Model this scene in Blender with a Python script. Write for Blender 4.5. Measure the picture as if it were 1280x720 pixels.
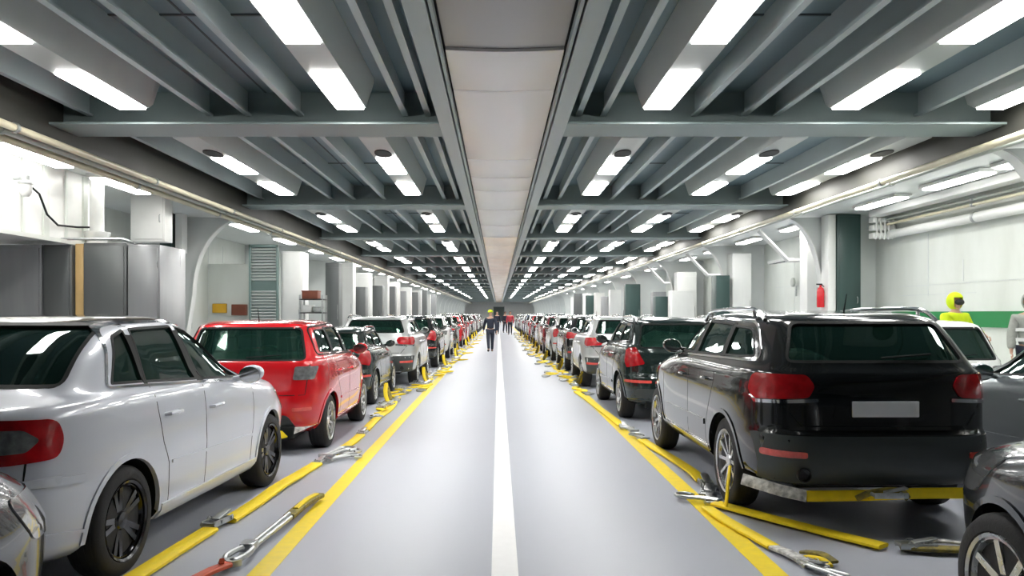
import bpy, bmesh, math, random
from mathutils import Vector, Matrix
from mathutils.bvhtree import BVHTree
from mathutils.geometry import delaunay_2d_cdt
PI = math.pi
for o in list(bpy.data.objects): bpy.data.objects.remove(o)
sc = bpy.context.scene
col = sc.collection
random.seed(7)

# ------------------------------------------------------------------ camera, world, exposure
cam = bpy.data.cameras.new('camera'); co = bpy.data.objects.new('camera', cam); col.objects.link(co)
cam.sensor_width = 36.0; cam.lens = 36.0 * 1000 / 1280
cam.shift_x = 17 / 1280; cam.shift_y = 32 / 1280
cam.clip_start = 0.05; cam.clip_end = 300
co.location = (0, 0, 1.6); co.rotation_euler = (PI / 2, 0, 0)
sc.camera = co
w = bpy.data.worlds.new('world'); sc.world = w; w.use_nodes = True
w.node_tree.nodes['Background'].inputs[0].default_value = (0.6, 0.65, 0.7, 1)
w.node_tree.nodes['Background'].inputs[1].default_value = 0.15
sc.view_settings.view_transform = 'Standard'; sc.view_settings.look = 'None'
sc.view_settings.gamma = 1.0; sc.view_settings.use_curve_mapping = False
sc.view_settings.exposure = 0.28
LAMP = 30.0          # radiance of the deckhead light panels
SIDE_LAMP = 14.0     # radiance of the side aisle tubes

# ------------------------------------------------------------------ materials
MATS = {}
def mat(name, color, rough=0.5, metal=0.0, coat=0.0, noise=0.0, nscale=8.0, bump=0.0, bscale=60.0,
        emit=None, spec=0.5, dirt=None, flake=0.0, stretch=None):
    if name in MATS: return MATS[name]
    m = bpy.data.materials.new(name); m.use_nodes = True
    nt = m.node_tree; n = nt.nodes; l = nt.links
    b = n['Principled BSDF']
    b.inputs['Base Color'].default_value = (*color, 1)
    b.inputs['Roughness'].default_value = rough
    b.inputs['Metallic'].default_value = metal
    b.inputs['Coat Weight'].default_value = coat
    b.inputs['Coat Roughness'].default_value = 0.03
    b.inputs['Specular IOR Level'].default_value = spec
    tc = n.new('ShaderNodeTexCoord')
    vec = tc.outputs['Object']
    if stretch:
        mp = n.new('ShaderNodeMapping'); mp.inputs['Scale'].default_value = stretch
        l.new(vec, mp.inputs['Vector']); vec = mp.outputs['Vector']
    if noise > 0:
        t = n.new('ShaderNodeTexNoise'); t.inputs['Scale'].default_value = nscale; t.inputs['Detail'].default_value = 5
        l.new(vec, t.inputs['Vector'])
        r = n.new('ShaderNodeValToRGB')
        r.color_ramp.elements[0].position = 0.2; r.color_ramp.elements[1].position = 0.8
        c2 = dirt if dirt else tuple(max(0, c * (1 - noise)) for c in color)
        r.color_ramp.elements[0].color = (*c2, 1)
        r.color_ramp.elements[1].color = (*tuple(min(1, c * (1 + noise * 0.4)) for c in color), 1)
        l.new(t.outputs['Fac'], r.inputs['Fac']); l.new(r.outputs['Color'], b.inputs['Base Color'])
        if rough > 0.12:
            mr = n.new('ShaderNodeMapRange'); mr.inputs['To Min'].default_value = rough * 0.8; mr.inputs['To Max'].default_value = min(1, rough * 1.2)
            l.new(t.outputs['Fac'], mr.inputs['Value']); l.new(mr.outputs['Result'], b.inputs['Roughness'])
    if bump > 0:
        t2 = n.new('ShaderNodeTexNoise'); t2.inputs['Scale'].default_value = bscale; t2.inputs['Detail'].default_value = 3
        l.new(tc.outputs['Object'], t2.inputs['Vector'])
        bp = n.new('ShaderNodeBump'); bp.inputs['Strength'].default_value = bump; bp.inputs['Distance'].default_value = 0.01
        l.new(t2.outputs['Fac'], bp.inputs['Height']); l.new(bp.outputs['Normal'], b.inputs['Normal'])
    if emit is not None:
        b.inputs['Emission Color'].default_value = (1.0, 0.985, 0.95, 1) if len(emit) == 1 else (*emit[1:], 1)
        b.inputs['Emission Strength'].default_value = emit[0]
    MATS[name] = m
    return m
def paint(name, c, metal=0.35, rough=0.28):
    return mat('paint_' + name, c, rough=rough, metal=metal, coat=0.55 if max(c) < .05 else 1.0)
def tinted(name, tint, refl=0.5):
    if name in MATS: return MATS[name]
    m = bpy.data.materials.new(name); m.use_nodes = True
    nt = m.node_tree; n = nt.nodes; l = nt.links
    n.remove(n['Principled BSDF'])
    tr = n.new('ShaderNodeBsdfTransparent'); tr.inputs[0].default_value = (*tint, 1)
    gl = n.new('ShaderNodeBsdfGlossy'); gl.inputs['Roughness'].default_value = 0.02; gl.inputs['Color'].default_value = (0.9, 1, 0.97, 1)
    fr = n.new('ShaderNodeFresnel'); fr.inputs['IOR'].default_value = 1.65
    mx = n.new('ShaderNodeMixShader')
    l.new(fr.outputs[0], mx.inputs[0]); l.new(tr.outputs[0], mx.inputs[1]); l.new(gl.outputs[0], mx.inputs[2])
    df = n.new('ShaderNodeBsdfDiffuse'); df.inputs[0].default_value = (0.05, 0.17, 0.13, 1)
    mb = n.new('ShaderNodeMixShader'); mb.inputs[0].default_value = 0.08
    l.new(tr.outputs[0], mb.inputs[1]); l.new(df.outputs[0], mb.inputs[2]); l.new(mb.outputs[0], mx.inputs[1])
    l.new(mx.outputs[0], n['Material Output'].inputs['Surface'])
    MATS[name] = m
    return m

M_floor = mat('deck_paint', (0.42, 0.44, 0.50), rough=0.40, noise=0.05, nscale=0.5, bump=0.04, bscale=5, spec=0.5, stretch=(1, .25, 1))
M_white_line = mat('line_white', (0.9, 0.9, 0.9), rough=0.4, noise=0.04, nscale=12)
M_yel_line = mat('line_yellow', (0.93, 0.70, 0.01), rough=0.45, noise=0.12, nscale=14)
M_deckhead = mat('deckhead_paint', (0.17, 0.24, 0.265), rough=0.45, noise=0.10, nscale=1.5)
M_stiff = mat('stiffener_paint', (0.38, 0.44, 0.45), rough=0.4, noise=0.08, nscale=2.5)
M_beam = mat('beam_paint', (0.25, 0.31, 0.31), rough=0.45, noise=0.1, nscale=2)
M_casing = mat('casing_paint', (0.72, 0.70, 0.69), rough=0.22, noise=0.05, nscale=1.2, stretch=(1, .3, 1))
M_casing_shade = mat('casing_shaded', (0.30, 0.29, 0.29), rough=0.3, noise=0.05, nscale=1.2)  # casing paint with the shade of the near panels put into its colour
M_casing_warm = mat('casing_warm', (0.93, 0.80, 0.64), rough=0.25, noise=0.1, nscale=1.0, dirt=(0.80, 0.58, 0.38), stretch=(1, .2, 1))
M_wall = mat('wall_paint', (0.74, 0.77, 0.74), rough=0.4, noise=0.05, nscale=1.5, dirt=(0.6, 0.63, 0.58), stretch=(1, 1, .4))
M_whitep = mat('white_steel', (0.78, 0.79, 0.77), rough=0.35, noise=0.07, nscale=3)
M_gpanel = mat('grey_panel', (0.14, 0.15, 0.15), rough=0.3, metal=0.3, noise=0.15, nscale=1.2, stretch=(2, 2, .3))
M_gpanel2 = mat('grey_panel_light', (0.34, 0.35, 0.36), rough=0.3, metal=0.4, noise=0.15, nscale=2, stretch=(3, 3, .3))
M_brk = mat('bracket_grey', (0.66, 0.69, 0.68), rough=0.4, noise=0.08, nscale=1.4)
M_dgreen = mat('dark_green_steel', (0.035, 0.07, 0.065), rough=0.35, noise=0.1, nscale=2)
M_band = mat('green_band', (0.01, 0.22, 0.06), rough=0.4, noise=0.1, nscale=3)
M_pipe = mat('pipe_cream', (0.62, 0.58, 0.42), rough=0.35, noise=0.15, nscale=5)
M_pipeg = mat('pipe_grey', (0.45, 0.48, 0.44), rough=0.35, noise=0.15, nscale=5)
M_tan = mat('tan_paint', (0.62, 0.42, 0.18), rough=0.4, noise=0.15, nscale=4)
M_slat = mat('slat_green', (0.16, 0.23, 0.22), rough=0.4, noise=0.1)
M_lamp = mat('lamp_diffuser', (0.9, 0.9, 0.9), emit=(LAMP,))
M_lamp2 = mat('lamp_tube', (0.9, 0.9, 0.9), emit=(SIDE_LAMP,))
M_hous = mat('lamp_housing', (0.46, 0.49, 0.48), rough=0.35, noise=0.06, nscale=4)
M_void = mat('dark_void', (0.03, 0.03, 0.03), rough=0.7, noise=0.2)
M_rubber = mat('tyre_rubber', (0.018, 0.018, 0.02), rough=0.75, noise=0.3, nscale=20, bump=0.2, bscale=80)
M_alloy = mat('alloy', (0.62, 0.63, 0.64), rough=0.28, metal=0.85, noise=0.1, nscale=10)
M_blkalloy = mat('black_alloy', (0.06, 0.06, 0.065), rough=0.14, metal=0.9, noise=0.1)
M_chrome = mat('chrome', (0.78, 0.79, 0.8), rough=0.1, metal=1.0, noise=0.05)
M_plastic = mat('black_plastic', (0.012, 0.014, 0.014), rough=0.55, noise=0.2, nscale=10, spec=0.15)
M_bumper = mat('charcoal_bumper', (0.045, 0.055, 0.055), rough=0.42, noise=0.15, nscale=6)
M_inner = mat('car_interior', (0.10, 0.105, 0.105), rough=0.8, noise=0.2, nscale=12)
M_headliner = mat('headliner', (0.42, 0.43, 0.42), rough=0.85, noise=0.06, nscale=20)
M_seat = mat('seat_cloth', (0.10, 0.11, 0.11), rough=0.85, noise=0.2, nscale=25)
M_red = mat('red_lens', (0.50, 0.006, 0.012), rough=0.15, coat=1.0, noise=0.5, nscale=16)
M_redl = mat('red_lens_light', (0.75, 0.10, 0.08), rough=0.12, coat=1.0, noise=0.3, nscale=20)
M_clear = mat('clear_lens', (0.35, 0.36, 0.37), rough=0.1, metal=0.5, coat=1.0, noise=0.6, nscale=22)
M_plate = mat('plate_white', (0.88, 0.88, 0.9), rough=0.4, noise=0.03)
M_glass = tinted('tinted_glass', (0.55, 0.76, 0.66))
M_glassd = tinted('dark_glass', (0.38, 0.56, 0.48))
M_web = mat('yellow_webbing', (0.95, 0.70, 0.0), rough=0.6, noise=0.12, nscale=18, bump=0.3, bscale=250)
M_webd = mat('worn_webbing', (0.35, 0.27, 0.03), rough=0.7, noise=0.5, nscale=25, dirt=(0.04, 0.04, 0.03))
M_webw = mat('pale_webbing', (0.75, 0.74, 0.70), rough=0.7, noise=0.8, nscale=22, dirt=(0.08, 0.08, 0.08))
M_steel = mat('zinc_steel', (0.50, 0.52, 0.52), rough=0.32, metal=0.8, noise=0.3, nscale=18)
M_steeld = mat('dark_steel', (0.05, 0.05, 0.05), rough=0.4, metal=0.6, noise=0.3, nscale=18)
M_orange = mat('orange_red_paint', (0.72, 0.12, 0.05), rough=0.45, noise=0.15)
M_orsign = mat('amber_sign', (0.75, 0.42, 0.02), rough=0.45, noise=0.08)
M_brown = mat('brown_box', (0.22, 0.06, 0.03), rough=0.5, noise=0.2)
M_extred = mat('extinguisher_red', (0.62, 0.02, 0.03), rough=0.25, noise=0.1)
M_hivis = mat('hivis_fabric', (0.62, 0.78, 0.0), rough=0.7, noise=0.12, nscale=18)
M_navy = mat('navy_fabric', (0.02, 0.025, 0.045), rough=0.8, noise=0.2, nscale=20)
M_greycl = mat('grey_fabric', (0.35, 0.36, 0.33), rough=0.8, noise=0.2, nscale=20)
M_redcl = mat('red_fabric', (0.6, 0.06, 0.09), rough=0.75, noise=0.2, nscale=20)
M_skin = mat('skin', (0.55, 0.33, 0.24), rough=0.55, noise=0.08, nscale=15)
M_hair = mat('hair', (0.03, 0.02, 0.015), rough=0.6, noise=0.2)
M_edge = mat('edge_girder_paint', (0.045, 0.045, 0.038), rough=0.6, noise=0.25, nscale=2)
M_seam = mat('weld_line', (0.07, 0.085, 0.09), rough=0.6, noise=0.2)
P_silver = paint('silver', (0.62, 0.645, 0.72), 0.08, 0.34)
P_red = paint('red', (0.60, 0.006, 0.012), 0.1, 0.25)
P_black = paint('black', (0.012, 0.014, 0.015), 0.2, 0.15)
P_green = paint('dark_green', (0.015, 0.028, 0.026), 0.3, 0.2)
P_grey = paint('steel_grey', (0.30, 0.33, 0.35), 0.6, 0.28)
P_white = paint('white', (0.78, 0.79, 0.78), 0.0, 0.25)
P_char = paint('charcoal_blue', (0.028, 0.035, 0.045), 0.5, 0.2)
P_maroon = paint('maroon', (0.16, 0.012, 0.02), 0.3, 0.25)
P_lsil = paint('light_silver', (0.58, 0.60, 0.60), 0.5, 0.3)
P_blue = paint('blue', (0.03, 0.06, 0.16), 0.4, 0.25)
P_roof = paint('roof_black', (0.02, 0.015, 0.014), 0.1, 0.12)

# ------------------------------------------------------------------ object helpers
def finish(bm, name, m, parent=None, smooth=True, angle=35, recalc=True):
    if recalc: bmesh.ops.recalc_face_normals(bm, faces=bm.faces)
    me = bpy.data.meshes.new(name); bm.to_mesh(me); bm.free()
    return link(me, name, m, parent, smooth, angle)
def link(me, name, m, parent=None, smooth=True, angle=35):
    me.materials.clear()
    for x in (m if isinstance(m, (list, tuple)) else [m]): me.materials.append(x)
    if smooth:
        me.shade_smooth(); me.set_sharp_from_angle(angle=math.radians(angle))
    o = bpy.data.objects.new(name, me); col.objects.link(o)
    if parent: o.parent = parent
    return o
def empty(name, loc=(0, 0, 0), rz=0.0):
    o = bpy.data.objects.new(name, None); col.objects.link(o)
    o.location = loc; o.rotation_euler = (0, 0, rz); o.empty_display_size = 0.2
    return o
def tag(o, label=None, cat=None, group=None, kind=None):
    if label: o['label'] = label
    if cat: o['category'] = cat
    if group: o['group'] = group
    if kind: o['kind'] = kind
    return o
def copy_tree(o, parent=None):
    c = o.copy(); col.objects.link(c); c.parent = parent
    for ch in list(o.children): copy_tree(ch, c)
    return c
def box(bm, c, s, rz=0.0, bev=0.0, rot=None):
    r = bmesh.ops.create_cube(bm, size=1.0)
    vs = r['verts']
    mtx = Matrix.Translation(c) @ (rot if rot else Matrix.Rotation(rz, 4, 'Z')) @ Matrix.Diagonal((*s, 1))
    bmesh.ops.transform(bm, matrix=mtx, verts=vs)
    if bev > 0:
        es = list({e for v in vs for e in v.link_edges})
        bmesh.ops.bevel(bm, geom=es, offset=bev, segments=2, affect='EDGES', profile=0.5)
    return vs
def tube(bm, pts, r, seg=10, closed=False):
    pts = [Vector(p) for p in pts]; n = len(pts)
    rad = r if isinstance(r, (list, tuple)) else [r] * n
    rings = []; up = None
    for i, p in enumerate(pts):
        if closed: t = pts[(i + 1) % n] - pts[i - 1]
        else: t = pts[min(i + 1, n - 1)] - pts[max(i - 1, 0)]
        t.normalize()
        if up is None:
            up = Vector((0, 0, 1)) if abs(t.z) < 0.9 else Vector((1, 0, 0))
        a = t.cross(up); a.normalize(); b = a.cross(t); b.normalize(); up = b
        rings.append([bm.verts.new(p + (a * math.cos(2 * PI * k / seg) + b * math.sin(2 * PI * k / seg)) * rad[i]) for k in range(seg)])
    m = n if closed else n - 1
    for i in range(m):
        A, B = rings[i], rings[(i + 1) % n]
        for k in range(seg): bm.faces.new((A[k], A[(k + 1) % seg], B[(k + 1) % seg], B[k]))
    if not closed:
        bm.faces.new(rings[0][::-1]); bm.faces.new(rings[-1])
def lathe(bm, prof, mtx=Matrix.Identity(4), seg=32, closed=False):
    """profile of (radius, height) turned about local z"""
    rings = [[bm.verts.new(mtx @ Vector((r * math.cos(2 * PI * k / seg), r * math.sin(2 * PI * k / seg), h))) for k in range(seg)] for r, h in prof]
    m = len(prof) if closed else len(prof) - 1
    for i in range(m):
        A, B = rings[i], rings[(i + 1) % len(prof)]
        for k in range(seg): bm.faces.new((A[k], A[(k + 1) % seg], B[(k + 1) % seg], B[k]))
    if not closed:
        if prof[0][0] > 1e-4: bm.faces.new(rings[0][::-1])
        if prof[-1][0] > 1e-4: bm.faces.new(rings[-1])
def prism(bm, poly, f0, f1):
    """poly 2D points; f0/f1 map (a,b) to 3D points of the two ends"""
    A = [bm.verts.new(f0(*p)) for p in poly]; B = [bm.verts.new(f1(*p)) for p in poly]
    n = len(poly)
    for i in range(n): bm.faces.new((A[i], A[(i + 1) % n], B[(i + 1) % n], B[i]))
    bm.faces.new(A[::-1]); bm.faces.new(B)
def boolean(meA, meB, op='DIFFERENCE'):
    a = bpy.data.objects.new('tmp_a', meA); b = bpy.data.objects.new('tmp_b', meB)
    col.objects.link(a); col.objects.link(b)
    md = a.modifiers.new('b', 'BOOLEAN'); md.object = b; md.operation = op; md.solver = 'EXACT'
    dg = bpy.context.evaluated_depsgraph_get(); dg.update()
    me = bpy.data.meshes.new_from_object(a.evaluated_get(dg))
    bpy.data.objects.remove(a); bpy.data.objects.remove(b)
    bpy.data.meshes.remove(meA); bpy.data.meshes.remove(meB)
    return me
def bm_mesh(bm):
    bmesh.ops.recalc_face_normals(bm, faces=bm.faces)
    me = bpy.data.meshes.new('tmp'); bm.to_mesh(me); bm.free(); return me

# ------------------------------------------------------------------ car shell maths
def catmull(keys, sub):
    out = []
    n = len(keys)
    for i in range(n - 1):
        p0 = keys[max(i - 1, 0)]; p1 = keys[i]; p2 = keys[i + 1]; p3 = keys[min(i + 2, n - 1)]
        d = max(abs(p2[k] - p1[k]) for k in range(4))
        s = max(1, min(sub, int(d / 0.05) + 1))
        for j in range(s):
            t = j / s; q = []
            for k in range(len(p1)):
                a, b, c, e = p0[k], p1[k], p2[k], p3[k]
                m1 = (c - a) / 2 * 0.7; m2 = (e - b) / 2 * 0.7
                if (c - b) * m1 <= 0: m1 = 0
                if (c - b) * m2 <= 0: m2 = 0
                if abs(m1) > 2.2 * abs(c - b): m1 = 2.2 * (c - b)
                if abs(m2) > 2.2 * abs(c - b): m2 = 2.2 * (c - b)
                t2, t3 = t * t, t * t * t
                q.append((2 * t3 - 3 * t2 + 1) * b + (t3 - 2 * t2 + t) * m1 + (-2 * t3 + 3 * t2) * c + (t3 - t2) * m2)
            out.append(tuple(q))
    out.append(tuple(keys[-1]))
    return out
def plan(yr, yf, w, nr, nf, N=26):
    """half-outline (x>=0) from rear centre to front centre, resampled by length"""
    yc = (yr + yf) / 2 - 0.05
    def quarter(y1, n):
        raw = []
        for i in range(161):
            t = i / 160 * PI / 2
            raw.append(Vector((w * abs(math.sin(t)) ** (2 / n), yc + (y1 - yc) * abs(math.cos(t)) ** (2 / n))))
        L = [0]
        for i in range(160): L.append(L[-1] + (raw[i + 1] - raw[i]).length)
        res = []; j = 0
        for i in range(N):
            s = L[-1] * i / (N - 1)
            while j < 159 and L[j + 1] < s: j += 1
            d = L[j + 1] - L[j]
            res.append(raw[j].lerp(raw[j + 1], 0 if d < 1e-9 else min(1, (s - L[j]) / d)))
        return res
    A = quarter(yr, nr); B = quarter(yf, nf)
    half = A[:-1] + B[::-1]
    return half
def shell(keys, N=26, sub=5):
    bm = bmesh.new(); rings = []
    for (z, yr, yf, w, nr, nf, *_r) in catmull(keys, sub):
        h = plan(yr, yf, w, nr, nf, N)
        pts = [(p.x, p.y) for p in h] + [(-p.x, p.y) for p in h[-2:0:-1]]
        rings.append([bm.verts.new((x, y, z)) for x, y in pts])
    n = len(rings[0])
    for A, B in zip(rings, rings[1:]):
        for k in range(n): bm.faces.new((A[k], A[(k + 1) % n], B[(k + 1) % n], B[k]))
    def cap(R, flip):
        H = n // 2
        for k in range(H):
            a, b = R[k], R[k + 1]; c, d = R[(n - k - 1) % n], R[(n - k) % n]
            f = [a, b]
            if c is not b: f.append(c)
            if d is not a and d is not c: f.append(d)
            if len(set(f)) >= 3:
                bm.faces.new(f if flip else f[::-1])
    cap(rings[0], True); cap(rings[-1], False)
    bmesh.ops.recalc_face_normals(bm, faces=bm.faces)
    return bm
def roundpoly(pts, r, seg=4):
    out = []; n = len(pts)
    for i, p in enumerate(pts):
        ri = r[i] if isinstance(r, (list, tuple)) else r
        p = Vector(p); a = Vector(pts[i - 1]) - p; b = Vector(pts[(i + 1) % n]) - p
        d = min(ri, a.length * 0.45, b.length * 0.45)
        if d < 1e-4: out.append(tuple(p)); continue
        s = p + a.normalized() * d; e = p + b.normalized() * d
        for k in range(seg + 1):
            t = k / seg
            out.append(tuple(s * (1 - t) ** 2 + p * 2 * t * (1 - t) + e * t * t))
    return out
def densify(pts, step, closed=True):
    out = []; n = len(pts)
    for i in range(n if closed else n - 1):
        a = Vector(pts[i]); b = Vector(pts[(i + 1) % n]); k = max(1, int((b - a).length / step + 0.999))
        for j in range(k): out.append(tuple(a.lerp(b, j / k)))
    if not closed: out.append(tuple(pts[-1]))
    return out
def area2(p): return sum(p[i - 1][0] * p[i][1] - p[i][0] * p[i - 1][1] for i in range(len(p))) / 2
def offset_poly(pts, d, closed=True):
    """d > 0 moves to the left of travel"""
    out = []; n = len(pts)
    for i in range(n):
        p = Vector(pts[i])
        if closed: a = Vector(pts[i - 1]); b = Vector(pts[(i + 1) % n])
        else: a = Vector(pts[max(i - 1, 0)]); b = Vector(pts[min(i + 1, n - 1)])
        t = (b - a)
        if t.length < 1e-9: out.append(tuple(p)); continue
        t.normalize(); out.append((p.x - t.y * d, p.y + t.x * d))
    return out
class Skin:
    """projects outlines on to a car shell"""
    def __init__(self, keys):
        bm = shell(keys); self.t = BVHTree.FromBMesh(bm); bm.free()
    def frame(self, d):
        d = Vector((d[0], d[1], 0)).normalized(); return d, Vector((-d.y, d.x, 0))
    def hit(self, a, b, d, u):
        o = u * a + Vector((0, 0, b)) + d * 8
        loc, nor, idx, dist = self.t.ray_cast(o, -d)
        if loc is None:
            loc, nor, idx, dist = self.t.find_nearest(u * a + Vector((0, 0, b)) + d * (0.8 * abs(d.x) + 2.15 * abs(d.y)))
        if nor.dot(d) < 0: nor = -nor
        return loc, nor
    def build(self, quads_pts, faces, d, u, out, thick, bm, s):
        T = []; Bk = []
        for a, b in quads_pts:
            loc, nor = self.hit(a, b, d, u)
            p = loc + nor * out; q = loc + nor * (out - thick)
            p.x *= s; q.x *= s
            T.append(bm.verts.new(p)); Bk.append(bm.verts.new(q))
        edges = {}
        for f in faces:
            bm.faces.new([T[i] for i in f]); bm.faces.new([Bk[i] for i in f][::-1])
            for i in range(len(f)):
                e = (f[i], f[(i + 1) % len(f)])
                if (e[1], e[0]) in edges: del edges[(e[1], e[0])]
                else: edges[e] = 1
        for (i, j) in edges:
            bm.faces.new((T[j], T[i], Bk[i], Bk[j]))
    def patch(self, bm, poly, d, out=0.003, thick=0.01, s=1, step=0.07):
        d, u = self.frame(d)
        if area2(poly) < 0: poly = poly[::-1]
        P = densify(poly, step)
        xs = [p[0] for p in P]; ys = [p[1] for p in P]
        V = [Vector(p) for p in P]; n = len(V)
        def inside(x, y):
            c = False
            for i in range(n):
                x1, y1 = P[i - 1]; x2, y2 = P[i]
                if (y1 > y) != (y2 > y) and x < (x2 - x1) * (y - y1) / (y2 - y1) + x1: c = not c
            return c
        x = min(xs) + step / 2
        while x < max(xs):
            y = min(ys) + step / 2
            while y < max(ys):
                if inside(x, y) and min((Vector((x, y)) - v).length for v in V[:n]) > step * 0.45: V.append(Vector((x, y)))
                y += step
            x += step
        r = delaunay_2d_cdt(V, [], [list(range(n))], 1, 1e-6)
        self.build([tuple(v) for v in r[0]], [tuple(f) for f in r[2]], d, u, out, thick, bm, s)
    def strip(self, bm, path, width, d, out=0.002, thick=0.006, s=1, closed=False, step=0.06, inner=False):
        d, u = self.frame(d)
        P = densify(path, step, closed)
        if inner:
            if area2(P) < 0: P = P[::-1]
            A = P; B = offset_poly(P, width, closed)
        else:
            A = offset_poly(P, width / 2, closed); B = offset_poly(P, -width / 2, closed)
        n = len(P); faces = []
        for i in range(n if closed else n - 1):
            j = (i + 1) % n; faces.append((i, j, n + j, n + i))
        self.build(A + B, faces, d, u, out, thick, bm, s)
SIDE = (1, 0); REAR = (0, -1); FRONT = (0, 1)

def wheel_meshes(r, wd, style, dark):
    """tyre and rim about the x axis, outer face towards +x"""
    R = Matrix.Rotation(PI / 2, 4, 'Y')
    bm = bmesh.new(); h = wd / 2; ri = r * 0.70
    lathe(bm, [(ri, -h * 0.8), (ri + 0.02, -h), (r - 0.04, -h), (r - 0.012, -h * 0.88), (r, -h * 0.7), (r, h * 0.7), (r - 0.012, h * 0.88), (r - 0.04, h), (ri + 0.02, h), (ri, h * 0.8)], R, 40, closed=True)
    for k in range(4):
        x = -h * 0.6 + k * h * 0.4
        lathe(bm, [(r - 0.006, x - 0.004), (r + 0.002, x), (r - 0.006, x + 0.004)], R, 40)
    ty = bm_mesh(bm)
    bm = bmesh.new()
    lathe(bm, [(ri + 0.004, -h * 0.8), (ri + 0.004, h * 0.82), (ri - 0.018, h * 0.86), (ri - 0.03, h * 0.6), (ri - 0.04, 0), (ri - 0.04, -h * 0.8)], R, 40, closed=True)
    lathe(bm, [(0.0, h * 0.2), (0.06, h * 0.62), (0.05, h * 0.74), (0.0, h * 0.76)], R, 16)
    ns = {'five': 10, 'multi': 10, 'split': 7}[style]
    wdt = {'five': 0.036, 'multi': 0.028, 'split': 0.042}[style]
    for k in range(ns):
        a = 2 * PI * k / ns + 0.2 if style != 'five' else 2 * PI * (k // 2) / 5 + (0.17 if k % 2 else -0.17)
        rot = Matrix.Rotation(a, 4, 'X')
        def P(x, y, z): return rot @ Vector((x, y, z))
        w0, w1 = wdt, wdt * 0.9
        vs = [P(h * .62, -w0 / 2, .045), P(h * .62, w0 / 2, .045), P(h * .80, w1 / 2, ri - .012), P(h * .80, -w1 / 2, ri - .012),
              P(h * .28, -w0 / 2, .045), P(h * .28, w0 / 2, .045), P(h * .45, w1 / 2, ri - .012), P(h * .45, -w1 / 2, ri - .012)]
        vs = [bm.verts.new(v) for v in vs]
        for f in ((0, 1, 2, 3), (7, 6, 5, 4), (0, 4, 5, 1), (1, 5, 6, 2), (2, 6, 7, 3), (3, 7, 4, 0)): bm.faces.new([vs[i] for i in f])
    for k in range(5):
        a = 2 * PI * k / 5 + .6
        lathe(bm, [(0, h * .5), (.011, h * .5), (.009, h * .68), (0, h * .69)], Matrix.Translation((0, .047 * math.cos(a), .047 * math.sin(a))) @ R, 6)
    lathe(bm, [(ri + .002, h * .84), (ri + .014, h * .90), (ri + .010, h * 1.0), (ri - .006, h * .92)], R, 40, closed=True)
    rim = bm_mesh(bm)
    bm = bmesh.new()
    lathe(bm, [(0.0, -h * 0.3), (r * 0.42, -h * 0.3), (r * 0.42, -h * 0.2), (0.0, -h * 0.2)], R, 24)
    disc = bm_mesh(bm)
    return ty, rim, disc

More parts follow.
